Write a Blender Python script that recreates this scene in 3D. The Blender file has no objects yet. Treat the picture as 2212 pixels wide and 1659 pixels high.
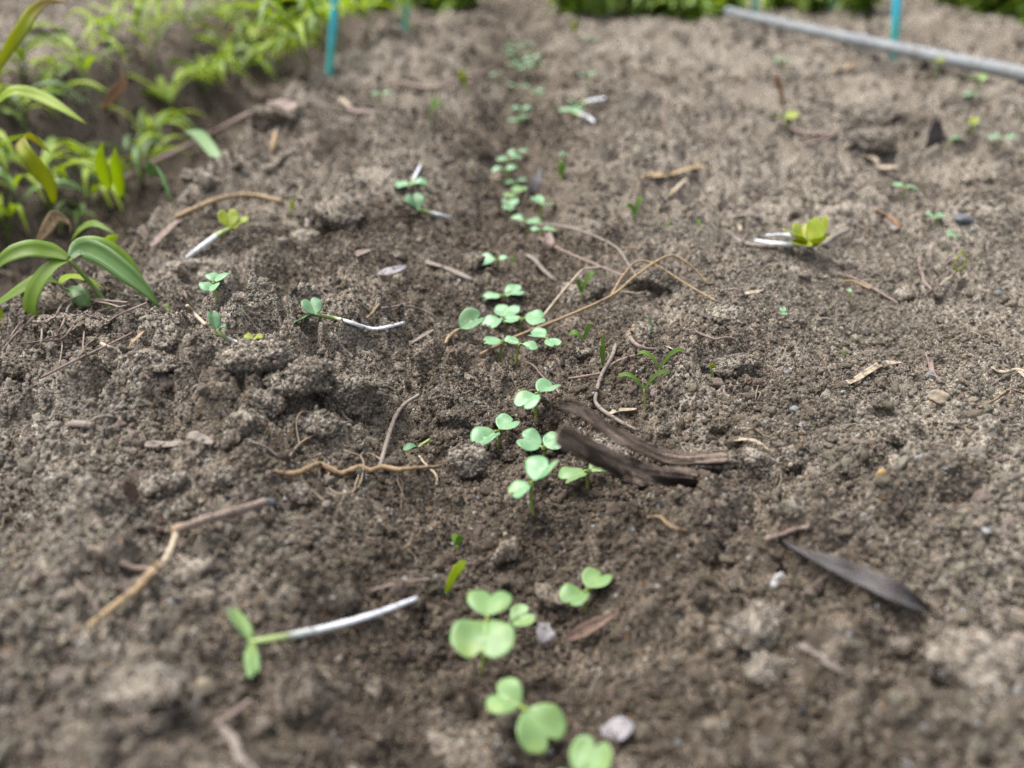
import bpy, math, random
import numpy as np
from mathutils import Vector

# ------------------------------------------------------------------ camera, sky, sun, exposure
scene = bpy.context.scene
COL = scene.collection
CAM_H, PITCH, FV, CU, CV = 0.2636, math.radians(26.57), 1990.8, 1106.0, 829.5
cam_d = bpy.data.cameras.new('camera')
cam_d.sensor_width = 36.0
cam_d.lens = 32.4
cam_d.clip_start, cam_d.clip_end = 0.01, 200.0
cam_d.dof.use_dof = True
cam_d.dof.focus_distance = 0.575
cam_d.dof.aperture_fstop = 4.3
cam = bpy.data.objects.new('camera', cam_d)
cam.location = (0, 0, CAM_H)
cam.rotation_euler = (math.radians(90) - PITCH, 0, 0)
COL.objects.link(cam)
scene.camera = cam

SUN_EL, SUN_AZ = math.radians(68), math.radians(-70)      # azimuth measured from +Y towards +X
world = bpy.data.worlds.new('World')
scene.world = world
world.use_nodes = True
wn = world.node_tree.nodes
bg = wn['Background']
sky = wn.new('ShaderNodeTexSky')
sky.sky_type = 'NISHITA'
sky.sun_disc = False
sky.sun_elevation = SUN_EL
sky.sun_rotation = SUN_AZ
sky.dust_density = 4.0
hs = wn.new('ShaderNodeHueSaturation')                    # overcast: the clouds grey the blue
hs.inputs['Saturation'].default_value = 0.42
world.node_tree.links.new(sky.outputs[0], hs.inputs['Color'])
world.node_tree.links.new(hs.outputs[0], bg.inputs['Color'])
bg.inputs['Strength'].default_value = 0.075
sd = bpy.data.lights.new('sun', 'SUN')
sd.energy, sd.angle, sd.color = 1.5, math.radians(55), (1.0, 0.98, 0.955)
sun = bpy.data.objects.new('sun', sd)
sdir = Vector((math.sin(SUN_AZ) * math.cos(SUN_EL), math.cos(SUN_AZ) * math.cos(SUN_EL), math.sin(SUN_EL)))
sun.rotation_euler = sdir.to_track_quat('Z', 'Y').to_euler()
COL.objects.link(sun)
scene.view_settings.view_transform = 'Standard'
scene.view_settings.look = 'None'
scene.view_settings.gamma = 1.0
scene.view_settings.exposure = 2.15
scene.cycles.max_bounces = 6
scene.cycles.use_denoising = True
scene.cycles.denoiser = 'OPENIMAGEDENOISE'
scene.cycles.denoising_input_passes = 'RGB_ALBEDO_NORMAL'
scene.cycles.denoising_prefilter = 'NONE'

random.seed(7)
rng = np.random.default_rng(11)

# ------------------------------------------------------------------ noise and the height of the soil
def _h(ix, iy, k):
    n = ix.astype(np.int32).view(np.uint32) * np.uint32(374761393) + iy.astype(np.int32).view(np.uint32) * np.uint32(668265263) + np.uint32((k * 1442695041) & 0xffffffff)
    n = (n ^ (n >> np.uint32(13))) * np.uint32(1274126177)
    n = (n ^ (n >> np.uint32(16))) * np.uint32(2246822519)
    return ((n ^ (n >> np.uint32(15))) & np.uint32(0xffffff)) * (1.0 / 0xffffff)

def vnoise(x, y, k):
    ix, iy = np.floor(x), np.floor(y)
    fx, fy = x - ix, y - iy
    fx = fx * fx * fx * (fx * (fx * 6 - 15) + 10); fy = fy * fy * fy * (fy * (fy * 6 - 15) + 10)
    a, b = _h(ix, iy, k), _h(ix + 1, iy, k)
    c, d = _h(ix, iy + 1, k), _h(ix + 1, iy + 1, k)
    return (a + (b - a) * fx + (c - a) * fy + (a - b - c + d) * fx * fy) * 2 - 1

def fbm(x, y, k, octv=4, gain=0.5):
    s, a = 0, 1.0
    for i in range(octv):
        s = s + a * vnoise(x * 2 ** i + 17.3 * i, y * 2 ** i - 9.1 * i, k + i)
        a *= gain
    return s

def domes(x, y, c, p, k, flat=0.8):
    """rounded crumbs: height in metres, cell size c"""
    wx = x / c + 0.22 * vnoise(x / c * 2.1, y / c * 2.1, k + 50)
    wy = y / c + 0.22 * vnoise(x / c * 2.1 + 7, y / c * 2.1, k + 51)
    ix, iy = np.floor(wx), np.floor(wy)
    out = np.zeros_like(wx)
    for dx in (-1, 0, 1):
        for dy in (-1, 0, 1):
            jx, jy = ix + dx, iy + dy
            r = 0.25 + 0.38 * _h(jx, jy, k + 1) ** 1.5
            d2 = (wx - jx - 0.15 - 0.7 * _h(jx, jy, k + 2)) ** 2 + (wy - jy - 0.15 - 0.7 * _h(jx, jy, k + 3)) ** 2
            on = _h(jx, jy, k + 4) < p
            out = np.maximum(out, np.where(on, r * np.sqrt(np.clip(1 - d2 / (r * r), 0, 1)) * (0.6 + 0.5 * _h(jx, jy, k + 5)), 0))
    return out * c * flat

def plates(x, y, c, k):
    """0 in the cracks between crust plates, 1 on them; second value: a random level for each plate"""
    wx = x / c + 0.30 * vnoise(x / c * 1.7, y / c * 1.7, k + 50) + 0.10 * vnoise(x / c * 5, y / c * 5, k + 52)
    wy = y / c + 0.30 * vnoise(x / c * 1.7 + 7, y / c * 1.7, k + 51) + 0.10 * vnoise(x / c * 5 + 3, y / c * 5, k + 53)
    ix, iy = np.floor(wx), np.floor(wy)
    f1 = np.full_like(wx, 9.0); f2 = f1.copy(); lv = np.zeros_like(wx)
    for dx in (-1, 0, 1):
        for dy in (-1, 0, 1):
            jx, jy = ix + dx, iy + dy
            d = np.hypot(wx - jx - _h(jx, jy, k + 2), wy - jy - _h(jx, jy, k + 3))
            near = d < f1
            f2 = np.where(near, f1, np.minimum(f2, d)); lv = np.where(near, _h(jx, jy, k + 4), lv); f1 = np.minimum(f1, d)
    return sst(0.0, 0.42, f2 - f1), lv

def sst(a, b, x):
    t = np.clip((x - a) / (b - a), 0, 1)
    return t * t * (3 - 2 * t)

def gauss(x, y, cx, cy, sx, sy, rot=0.0):
    c, s = math.cos(rot), math.sin(rot)
    u, v = (x - cx) * c + (y - cy) * s, -(x - cx) * s + (y - cy) * c
    return np.exp(-(u / sx) ** 2 - (v / sy) ** 2)

def macro(x, y):
    y = (y - 0.053) / 1.186
    wob = 0.018 * vnoise(y * 4.0, y * 0 + 3.3, 5) + 0.010 * vnoise(y * 11.0, y * 0 + 1.3, 6)
    z = -0.021 * np.exp(-((x - 0.012 - wob) / 0.060) ** 2) * (1 + 0.35 * vnoise(y * 9, y * 0, 8))
    z = z + 0.012 * np.exp(-((x + 0.125 - wob) / 0.05) ** 2) + 0.008 * np.exp(-((x - 0.16 - wob) / 0.07) ** 2)
    # broken crust heaped up beside the row, with a crack behind it
    crest = 0.468 + 0.28 * (x + 0.15) + 0.012 * vnoise(x * 30, y * 0, 9)
    m = gauss(x, y, -0.215, 0.40, 0.125, 0.105, 0.15)
    z = z + 0.042 * m * (1 - sst(crest - 0.022, crest + 0.022, y))
    z = z - 0.040 * gauss(x, y, -0.30, 0.462, 0.090, 0.024, 0.28)
    z = z + 0.014 * gauss(x, y, -0.315, 0.515, 0.06, 0.03, 0.1)
    z = z + 0.012 * gauss(x, y, 0.26, 0.30, 0.07, 0.07) + 0.010 * gauss(x, y, 0.10, 0.40, 0.06, 0.05)
    z = z - 0.008 * gauss(x, y, 0.33, 0.37, 0.035, 0.03) - 0.008 * gauss(x, y, 0.0, 0.215, 0.05, 0.03)
    z = z + 0.010 * gauss(x, y, -0.20, 0.20, 0.06, 0.05) + 0.012 * gauss(x, y, 0.62, 1.08, 0.14, 0.12)
    z = z + 0.030 * gauss(x, y, 0.26, 0.12, 0.12, 0.10) + 0.018 * gauss(x, y, -0.24, 0.14, 0.10, 0.09)
    z = z - 0.020 * gauss(x, y, -0.152, 0.398, 0.010, 0.014) - 0.012 * gauss(x, y, -0.118, 0.405, 0.030, 0.007, -0.3) - 0.014 * gauss(x, y, -0.20, 0.425, 0.03, 0.008, 0.4)
    # trodden path beyond the edge of the bed, then the next bed
    edge = -0.372 + 0.03 * vnoise(y * 3.1, y * 0 + 8, 12) + 0.012 * vnoise(y * 12, y * 0 + 2, 13)
    path = sst(edge, edge - 0.085, x) * (1 - sst(-0.66, -0.83, x + 0.04 * vnoise(y * 5, y * 0, 15)))
    z = z - 0.135 * path * sst(0.45, 0.72, y) - 0.02 * path
    z = z + 0.03 * sst(-0.75, -0.95, x)
    redge = 0.98 - 0.16 * (y - 1.6)
    z = z - 0.05 * sst(redge + 0.02, redge + 0.12, x) * (1 - sst(redge + 0.2, redge + 0.42, x))
    return z

def mid(x, y):
    ax = np.abs(x - 0.012)
    rough = 0.55 + 0.45 * sst(0.03, 0.12, ax) + 0.5 * gauss(x, y, -0.2, 0.53, 0.16, 0.12) - 0.25 * sst(0.12, 0.3, x)
    far = 1 + 1.1 * sst(0.6, 1.6, y)
    z = far * (0.0075 * fbm(x * 11, y * 11, 20, 3) + 0.0052 * rough * fbm(x * 38, y * 38, 25, 3, 0.5))
    cl = sst(-0.25, 0.45, fbm(x * 9, y * 9, 31, 2) + 0.5 * (rough - 0.9))
    z = z + 0.9 * cl * domes(x, y, 0.034, 0.5, 40) + 0.4 * domes(x, y, 0.07, 0.35, 45) * sst(0.5, 0.9, y)
    z = z + 0.8 * domes(x, y, 0.024, 0.34, 75) * sst(0.62, 0.42, y)
    cr = 1 - np.abs(fbm(x * 17 + 3, y * 17, 150, 2))
    z = z - 0.011 * np.clip(cr - 0.86, 0, 1) / 0.14 * sst(0.35, 0.75, vnoise(x * 8, y * 8, 155) * 0.5 + 0.5 + 0.25 * (rough - 0.9)) * rough
    for c, k, a in ((0.046, 160, 0.012), (0.022, 170, 0.0045)):
        pl, lv = plates(x, y, c, k)
        pm = np.clip(1.15 * gauss(x, y, -0.17, 0.53, 0.20, 0.10, 0.1) + 0.75 * sst(0.15, 0.6, fbm(x * 5.5, y * 5.5, 180, 2)) * sst(0.05, 0.13, ax), 0, 1)
        z = z + pm * a * (pl * (0.75 + 0.9 * lv) - 1.0)
    return z

def H0(x, y):
    return macro(x, y) + mid(x, y)

def fine(x, y, sp=0.0):
    f = lambda c: np.clip(c / np.maximum(3.0 * sp, 1e-9), 0, 1) if np.ndim(sp) else 1.0
    cl = 0.45 + 0.55 * sst(-0.5, 0.5, fbm(x * 23, y * 23, 61, 2))
    z = 1.3 * domes(x, y, 0.0135, 0.6, 70) * (0.25 + 0.75 * cl) * f(0.0135)
    z = np.maximum(z, 0) + 1.2 * domes(x, y, 0.0062, 0.72, 80) * (0.5 + 0.5 * cl) * f(0.0062)
    z = z + 0.85 * domes(x, y, 0.0031, 0.85, 90) * f(0.0031)
    return z - 0.0016

def moisture_and_shade(x, y):
    return np.clip(0.42 + 0.42 * np.exp(-((x - 0.0) / 0.09) ** 2) - 0.18 * sst(0.08, 0.24, x) - 0.34 * gauss(x, y, -0.22, 0.53, 0.15, 0.13)
                   + 0.28 * fbm(x * 7, y * 7, 140, 3) + 0.06 * sst(0.9, 2.2, y) + 0.75 * sst(-0.36, -0.42, x) * sst(-0.95, -0.80, x), 0, 1)  # last term: shade of the path hollow, put into the soil colour

def H(x, y):
    return H0(x, y) + fine(x, y)

GRID = {}
def hq(x, y, key='z0'):
    """height of the soil read from the grid of the ground sheet"""
    Y, w = GRID['Y'], GRID['w']
    y = np.clip(y, Y[0], Y[-1] - 1e-6); r = np.clip(np.searchsorted(Y, y) - 1, 0, len(Y) - 2); fr = (y - Y[r]) / (Y[r + 1] - Y[r])
    nc = GRID[key].shape[1]; Z = GRID[key]; out = 0
    for k, f in ((r, 1 - fr), (r + 1, fr)):
        c = np.clip((x / w[k] + 1) * 0.5 * (nc - 1), 0, nc - 1.001); i = c.astype(int); t = c - i
        out = out + f * (Z[k, i] * (1 - t) + Z[k, i + 1] * t)
    return out

def H1(x, y):
    return float(hq(np.array([x]), np.array([y]))[0])

RIGHT = np.array([1.0, 0, 0]); UP = np.array([0, math.sin(PITCH), math.cos(PITCH)]); FWD = np.array([0, math.cos(PITCH), -math.sin(PITCH)])
ORG = np.array([0, 0, CAM_H])

def ray(u, v):
    return FWD + RIGHT * ((u - CU) / FV) + UP * ((CV - v) / FV)

_T = np.geomspace(0.2, 30, 420)
def gp(u, v, h=0.0):
    """point h metres above the soil seen at (u, v)"""
    d = ray(u, v); T = _T
    for n in (40, 24):
        P = ORG + T[:, None] * d
        g = hq(P[:, 0], P[:, 1]) + h - P[:, 2] > 0
        i = max(int(np.argmax(g)) if g.any() else len(T) - 1, 1)
        T = np.linspace(T[i - 1], T[i], n)
    return ORG + T[n // 2] * d

def pY(u, v, Y):
    d = ray(u, v)
    return ORG + d * (Y / d[1])

def depth(p):
    return float(np.dot(np.asarray(p) - ORG, FWD))

def px(p, n):
    """n view pixels at the distance of p, in metres"""
    return n * depth(p) / FV

# ------------------------------------------------------------------ materials
class NT:
    def __init__(s, name):
        s.m = bpy.data.materials.new(name); s.m.use_nodes = True
        s.n, s.l = s.m.node_tree.nodes, s.m.node_tree.links
        s.b = s.n['Principled BSDF']; s.out = s.n['Material Output']
    def new(s, t, **k):
        n = s.n.new(t)
        for a, v in k.items():
            if a.startswith('i_'): n.inputs[a[2:]].default_value = v
            else: setattr(n, a, v)
        return n
    def link(s, a, b): s.l.new(a, b)
    def coord(s, kind='Object'):
        return s.new('ShaderNodeTexCoord').outputs[kind]
    def noise(s, vec, scale, detail=3, rough=0.55, stretch=None):
        if stretch is not None:
            mp = s.new('ShaderNodeMapping'); mp.inputs['Scale'].default_value = stretch
            s.link(vec, mp.inputs['Vector']); vec = mp.outputs[0]
        n = s.new('ShaderNodeTexNoise'); n.inputs['Scale'].default_value = scale
        n.inputs['Detail'].default_value = detail; n.inputs['Roughness'].default_value = rough
        s.link(vec, n.inputs['Vector']); return n.outputs['Fac']
    def vor(s, vec, scale, out='Color'):
        n = s.new('ShaderNodeTexVoronoi'); n.inputs['Scale'].default_value = scale
        s.link(vec, n.inputs['Vector']); return n.outputs[out]
    def ramp(s, fac, stops, mode='LINEAR'):
        r = s.new('ShaderNodeValToRGB'); cr = r.color_ramp; cr.interpolation = mode
        while len(cr.elements) < len(stops): cr.elements.new(0.5)
        for e, (p, c) in zip(cr.elements, stops):
            e.position = p; e.color = (c[0], c[1], c[2], 1) if hasattr(c, '__len__') else (c, c, c, 1)
        s.link(fac, r.inputs[0]); return r.outputs[0]
    def mix(s, a, b, fac, blend='MIX'):
        m = s.new('ShaderNodeMix', data_type='RGBA', blend_type=blend)
        for sock, v in ((m.inputs[6], a), (m.inputs[7], b), (m.inputs[0], fac)):
            if hasattr(v, 'is_linked'): s.link(v, sock)
            elif hasattr(v, '__len__'): sock.default_value = (v[0], v[1], v[2], 1)
            else: sock.default_value = v
        return m.outputs[2]
    def math(s, op, a, b=0.0):
        m = s.new('ShaderNodeMath', operation=op)
        for sock, v in ((m.inputs[0], a), (m.inputs[1], b)):
            if hasattr(v, 'is_linked'): s.link(v, sock)
            else: sock.default_value = v
        return m.outputs[0]
    def sep(s, col, i=0):
        n = s.new('ShaderNodeSeparateColor'); s.link(col, n.inputs[0]); return n.outputs[i]
    def bump(s, h, dist, strength=1.0):
        b = s.new('ShaderNodeBump'); b.inputs['Strength'].default_value = strength; b.inputs['Distance'].default_value = dist
        s.link(h, b.inputs['Height']); s.link(b.outputs[0], s.b.inputs['Normal']); return b
    def done(s, col=None, rough=0.8, spec=0.3):
        if col is not None:
            if hasattr(col, 'is_linked'): s.link(col, s.b.inputs['Base Color'])
            else: s.b.inputs['Base Color'].default_value = (*col, 1)
        if hasattr(rough, 'is_linked'): s.link(rough, s.b.inputs['Roughness'])
        else: s.b.inputs['Roughness'].default_value = rough
        s.b.inputs['Specular IOR Level'].default_value = spec
        return s.m

MOIST = [(0.0, (0.035, 0.0275, 0.020)), (0.5, (0.085, 0.067, 0.050)), (1.0, (0.165, 0.135, 0.103))]
DRY = [(0.0, (0.072, 0.059, 0.046)), (0.5, (0.178, 0.153, 0.122)), (1.0, (0.34, 0.300, 0.248))]

def soil_mat(name, wet_attr=True, wet=0.3):
    t = NT(name); c = t.coord('Object')
    n1 = t.noise(c, 16, 5, 0.6); n2 = t.noise(c, 170, 4, 0.65); n3 = t.noise(c, 900, 2, 0.6)
    v = t.vor(c, 760)
    f = t.math('ADD', t.math('MULTIPLY', n2, 0.55), t.math('MULTIPLY', n3, 0.45))
    f = t.math('ADD', t.math('MULTIPLY', t.math('SUBTRACT', f, 0.5), 1.9), 0.5)
    f = t.math('ADD', f, t.math('MULTIPLY', t.math('SUBTRACT', t.sep(v), 0.5), 0.8))
    moist, dry = t.ramp(f, MOIST), t.ramp(f, DRY)
    if wet_attr:
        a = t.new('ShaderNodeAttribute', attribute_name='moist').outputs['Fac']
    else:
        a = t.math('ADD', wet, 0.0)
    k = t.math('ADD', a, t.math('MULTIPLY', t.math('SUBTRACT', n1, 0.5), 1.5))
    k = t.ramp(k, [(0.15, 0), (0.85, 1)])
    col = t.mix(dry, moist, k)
    g = t.sep(v, 1)
    col = t.mix(col, (0.34, 0.33, 0.31), t.ramp(g, [(0.982, 0), (0.988, 0.65)]))     # pale grit
    col = t.mix(col, (0.20, 0.105, 0.045), t.ramp(g, [(0.012, 0.8), (0.02, 0)]))     # rusty grit
    col = t.mix(col, (0.03, 0.032, 0.038), t.ramp(t.sep(v, 2), [(0.03, 0.85), (0.045, 0)]))
    hgt = t.math('SUBTRACT', n3, t.math('MULTIPLY', t.vor(c, 760, 'Distance'), 0.7))
    t.bump(hgt, 0.0013, 0.9)
    return t.done(col, 0.95, 0.12)

def crumb_mat():
    t = NT('soil crumb'); c = t.coord('Object')
    a = t.new('ShaderNodeAttribute', attribute_name='tone', attribute_type='INSTANCER')
    n = t.noise(c, 3.2, 3, 0.6)
    col = t.mix(a.outputs['Color'], (0.6, 0.56, 0.52), t.ramp(n, [(0.45, 0.0), (0.8, 0.3)]), 'MULTIPLY')
    t.bump(t.noise(c, 6, 3), 0.2, 0.6)
    return t.done(col, 0.93, 0.15)

def pipe_mat():
    t = NT('grey plastic pipe'); o = t.coord('Object'); n = t.noise(o, 9, 5, 0.7); n2 = t.noise(o, 60, 4, 0.7)
    col = t.ramp(n, [(0.3, (0.125, 0.137, 0.142)), (0.7, (0.19, 0.203, 0.208))])
    col = t.mix(col, (0.10, 0.08, 0.06), t.ramp(n2, [(0.5, 0), (0.62, 0.7)]))
    return t.done(col, 0.5, 0.35)

def simple(name, stops, scale=60, rough=0.85, spec=0.25, stretch=None, bump=0.0, kind='Object', detail=4):
    t = NT(name); c = t.coord(kind)
    n = t.noise(c, scale, detail, 0.6, stretch)
    if bump: t.bump(n, bump)
    return t.done(t.ramp(n, stops), rough, spec)

def fiber(name, a, b, c3, rough=0.75, bump=0.0004, dirt=0.35):
    """stalk or wood: streaks along the length (UV x runs along it), soil sticking to it"""
    t = NT(name); uv = t.coord('UV'); o = t.coord('Object')
    n = t.noise(uv, 3.0, 5, 0.65, (1.6, 11, 1)); n2 = t.noise(o, 260, 3, 0.6)
    col = t.ramp(n, [(0.34, a), (0.5, b), (0.66, c3)])
    col = t.mix(col, (0.06, 0.044, 0.032), t.ramp(n2, [(0.52, 0), (0.66, dirt * 2)]))
    t.bump(n, bump)
    return t.done(col, rough, 0.25)

def leaf_mat(name, c1, c2, trans=0.28, tint=(0.30, 0.46, 0.05), rough=0.38, specks=0.0, vein=False, tip=None, spec=0.5):
    t = NT(name); uv = t.coord('UV'); o = t.coord('Object')
    oi = t.new('ShaderNodeObjectInfo').outputs['Random']
    n = t.noise(o, 170, 3, 0.5)
    f = t.math('ADD', t.math('MULTIPLY', n, 0.7), t.math('MULTIPLY', oi, 0.35))
    col = t.ramp(f, [(0.2, c1), (0.75, c2)])
    x = t.new('ShaderNodeSeparateXYZ'); t.link(uv, x.inputs[0])
    if vein:
        w = t.math('ABSOLUTE', t.math('SUBTRACT', t.math('FRACT', t.math('MULTIPLY', x.outputs[1], 9.0)), 0.5))
        col = t.mix(col, (c2[0] * 1.15, c2[1] * 1.1, c2[2]), t.math('MULTIPLY', w, 0.7))
        col = t.mix(col, (0.10, 0.075, 0.05), t.ramp(t.noise(o, 240, 3), [(0.62, 0), (0.72, 0.5)]))
        mid_ = t.ramp(t.math('ABSOLUTE', t.math('SUBTRACT', x.outputs[1], 0.5)), [(0.0, 1), (0.06, 0)])
        col = t.mix(col, (c2[0] * 1.35 + .02, c2[1] * 1.2 + .02, c2[2] * 1.2), t.math('MULTIPLY', mid_, 0.55))
        t.bump(w, 0.00025, 0.9)
    else:
        col = t.mix(col, (c2[0] * 1.25, c2[1] * 0.98, c2[2] * 0.55), t.ramp(t.noise(o, 75, 3), [(0.5, 0), (0.68, 0.5)]))
        # midrib and pale rim (UV x from stalk to rim centre, y across)
        mid_ = t.ramp(t.math('ABSOLUTE', t.math('SUBTRACT', x.outputs[1], 0.5)), [(0.0, 1), (0.035, 0)])
        col = t.mix(col, (c2[0] * 1.2 + .03, c2[1] * 1.05 + .02, c2[2] * 0.8), t.math('MULTIPLY', mid_, t.ramp(x.outputs[0], [(0.1, 0.7), (0.6, 0.0)])))
        t.bump(t.noise(o, 700, 2), 0.0002, 0.35)
    if tip:
        e = t.math('ADD', x.outputs[0], t.math('MULTIPLY', t.math('SUBTRACT', t.noise(o, 90), 0.5), 0.25))
        col = t.mix(col, (0.26, 0.21, 0.02), t.ramp(e, [(tip - 0.22, 0), (tip - 0.06, 1)]))
        col = t.mix(col, (0.17, 0.080, 0.032), t.ramp(e, [(tip - 0.04, 0), (tip + 0.03, 1)]))
    if specks:
        col = t.mix(col, (0.035, 0.028, 0.02), t.ramp(t.noise(o, 520, 2, 0.5), [(0.74 - specks, 0), (0.76 - specks, 0.9)]))
    t.done(col, rough, spec)
    tr = t.new('ShaderNodeBsdfTranslucent'); tr.inputs['Color'].default_value = (*tint, 1)
    mx = t.new('ShaderNodeMixShader'); mx.inputs[0].default_value = trans
    t.link(t.b.outputs[0], mx.inputs[1]); t.link(tr.outputs[0], mx.inputs[2]); t.link(mx.outputs[0], t.out.inputs['Surface'])
    return t.m

def grad_stem(name, stops):
    t = NT(name); uv = t.coord('UV'); x = t.new('ShaderNodeSeparateXYZ'); t.link(uv, x.inputs[0])
    n = t.noise(t.coord('Object'), 420, 3)
    col = t.ramp(t.math('ADD', x.outputs[0], t.math('MULTIPLY', t.math('SUBTRACT', n, 0.5), 0.1)), stops)
    col = t.mix(col, (0.12, 0.09, 0.06), t.ramp(n, [(0.54, 0), (0.68, 0.75)]))
    t.b.inputs['Subsurface Weight'].default_value = 0.15
    t.b.inputs['Subsurface Radius'].default_value = (0.001, 0.001, 0.0006)
    return t.done(col, 0.4, 0.5)

M = {}
M['soil'] = soil_mat('garden soil')
M['clod'] = soil_mat('dry clod', False, 0.22)
M['clod_moist'] = soil_mat('moist clod', False, 0.62)
M['crumb'] = crumb_mat()
M['mint'] = leaf_mat('mint seed leaf', (0.095, 0.212, 0.098), (0.155, 0.285, 0.142), 0.16, (0.16, 0.32, 0.05), 0.36, 0.02, spec=0.5)
M['mint_speck'] = leaf_mat('soil flecked seed leaf', (0.095, 0.212, 0.100), (0.155, 0.285, 0.144), 0.16, (0.16, 0.32, 0.05), 0.36, 0.06, spec=0.5)
M['lime'] = leaf_mat('lime seed leaf', (0.100, 0.185, 0.060), (0.155, 0.250, 0.092), 0.2, (0.18, 0.34, 0.04), 0.4, 0.012, spec=0.45)
M['yellow'] = leaf_mat('yellow green seed leaf', (0.19, 0.24, 0.014), (0.27, 0.32, 0.024), 0.45, (0.44, 0.50, 0.015), 0.45, 0.0)
M['dull'] = leaf_mat('wilted seed leaf', (0.05, 0.13, 0.055), (0.10, 0.20, 0.09), 0.2, (0.14, 0.26, 0.04), 0.5, 0.06)
M['strap'] = leaf_mat('strap seed leaf', (0.10, 0.19, 0.025), (0.16, 0.28, 0.045), 0.3, (0.22, 0.36, 0.02), 0.4, 0.0, True)
M['grass'] = leaf_mat('grass blade', (0.100, 0.175, 0.014), (0.15, 0.235, 0.024), 0.45, (0.34, 0.48, 0.008), 0.42, 0.0, True)
M['grass_blue'] = leaf_mat('bluish grass blade', (0.065, 0.145, 0.036), (0.105, 0.195, 0.055), 0.30, (0.22, 0.36, 0.015), 0.36, 0.0, True)
M['grass_lime'] = leaf_mat('lime grass blade', (0.19, 0.28, 0.008), (0.28, 0.37, 0.014), 0.55, (0.55, 0.66, 0.005), 0.4, 0.0, True)
M['grass_dry'] = leaf_mat('grass blade with dead tip', (0.20, 0.27, 0.012), (0.28, 0.33, 0.018), 0.5, (0.50, 0.52, 0.01), 0.45, 0.0, True, tip=0.72)
M['weed'] = leaf_mat('weed leaf', (0.11, 0.20, 0.024), (0.18, 0.28, 0.04), 0.5, (0.40, 0.55, 0.02), 0.45, 0.0, True)
M['weed_light'] = leaf_mat('light weed leaf', (0.11, 0.20, 0.022), (0.18, 0.28, 0.04), 0.45, (0.30, 0.42, 0.02), 0.45, 0.0, True)
M['stem'] = grad_stem('seedling stem', [(0.0, (0.22, 0.20, 0.10)), (0.5, (0.18, 0.23, 0.045)), (1.0, (0.15, 0.24, 0.04))])
M['stem_grass'] = grad_stem('grass stem', [(0.0, (0.09, 0.12, 0.03)), (0.6, (0.08, 0.14, 0.02)), (1.0, (0.12, 0.18, 0.03))])
M['stem_white'] = grad_stem('bleached stem', [(0.0, (0.16, 0.24, 0.05)), (0.25, (0.26, 0.31, 0.13)), (0.34, (0.50, 0.52, 0.50)), (1.0, (0.52, 0.535, 0.58))])
M['straw'] = fiber('dry straw', (0.190, 0.122, 0.065), (0.258, 0.184, 0.102), (0.313, 0.238, 0.150))
M['straw_pale'] = fiber('pale straw', (0.259, 0.202, 0.137), (0.346, 0.281, 0.202), (0.403, 0.346, 0.266))
M['straw_pink'] = fiber('pinkish dry stalk', (0.138, 0.098, 0.084), (0.207, 0.154, 0.129), (0.266, 0.206, 0.167))
M['straw_grey'] = fiber('weathered stalk', (0.124, 0.101, 0.085), (0.190, 0.158, 0.134), (0.263, 0.223, 0.191))
M['root'] = fiber('tan root', (0.173, 0.112, 0.061), (0.257, 0.173, 0.096), (0.321, 0.237, 0.140), 0.7, 0.0006, 0.5)
M['roothair'] = fiber('root fibre', (0.195, 0.143, 0.094), (0.255, 0.195, 0.135), (0.315, 0.262, 0.195), 0.8, 0.0001, 0.2)
M['wood'] = fiber('dark split wood', (0.061, 0.046, 0.034), (0.145, 0.106, 0.081), (0.289, 0.228, 0.182), 0.75, 0.0014, 0.25)
M['orange'] = fiber('rusty stalk', (0.148, 0.072, 0.035), (0.206, 0.110, 0.055), (0.244, 0.153, 0.082))
M['deadleaf'] = fiber('dead leaf', (0.096, 0.060, 0.044), (0.160, 0.104, 0.080), (0.232, 0.160, 0.128), 0.6, 0.0006, 0.3)
M['greyleaf'] = fiber('dark weathered leaf', (0.028, 0.027, 0.030), (0.066, 0.060, 0.060), (0.15, 0.135, 0.13), 0.45, 0.0008, 0.5)
M['flake'] = fiber('grey leaf flake', (0.165, 0.150, 0.158), (0.240, 0.225, 0.232), (0.315, 0.292, 0.285), 0.6, 0.0003, 0.45)
M['stone'] = simple('grey stone', [(0.3, (0.10, 0.104, 0.106)), (0.7, (0.19, 0.194, 0.20))], 300, 0.8, 0.3, None, 0.0004)
M['stone_pale'] = simple('pale stone', [(0.3, (0.15, 0.14, 0.12)), (0.42, (0.30, 0.29, 0.28)), (0.7, (0.40, 0.40, 0.39))], 300, 0.7, 0.4, None, 0.0004)
M['stone_tan'] = simple('tan stone', [(0.3, (0.15, 0.12, 0.088)), (0.7, (0.24, 0.20, 0.15))], 300, 0.85, 0.25, None, 0.0005)
M['stone_ochre'] = simple('ochre pebble', [(0.3, (0.26, 0.17, 0.07)), (0.7, (0.36, 0.26, 0.12))], 300, 0.8, 0.3, None, 0.0003)
M['stone_dark'] = simple('dark stone', [(0.3, (0.045, 0.048, 0.055)), (0.7, (0.10, 0.105, 0.12))], 300, 0.75, 0.35, None, 0.0003)

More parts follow.
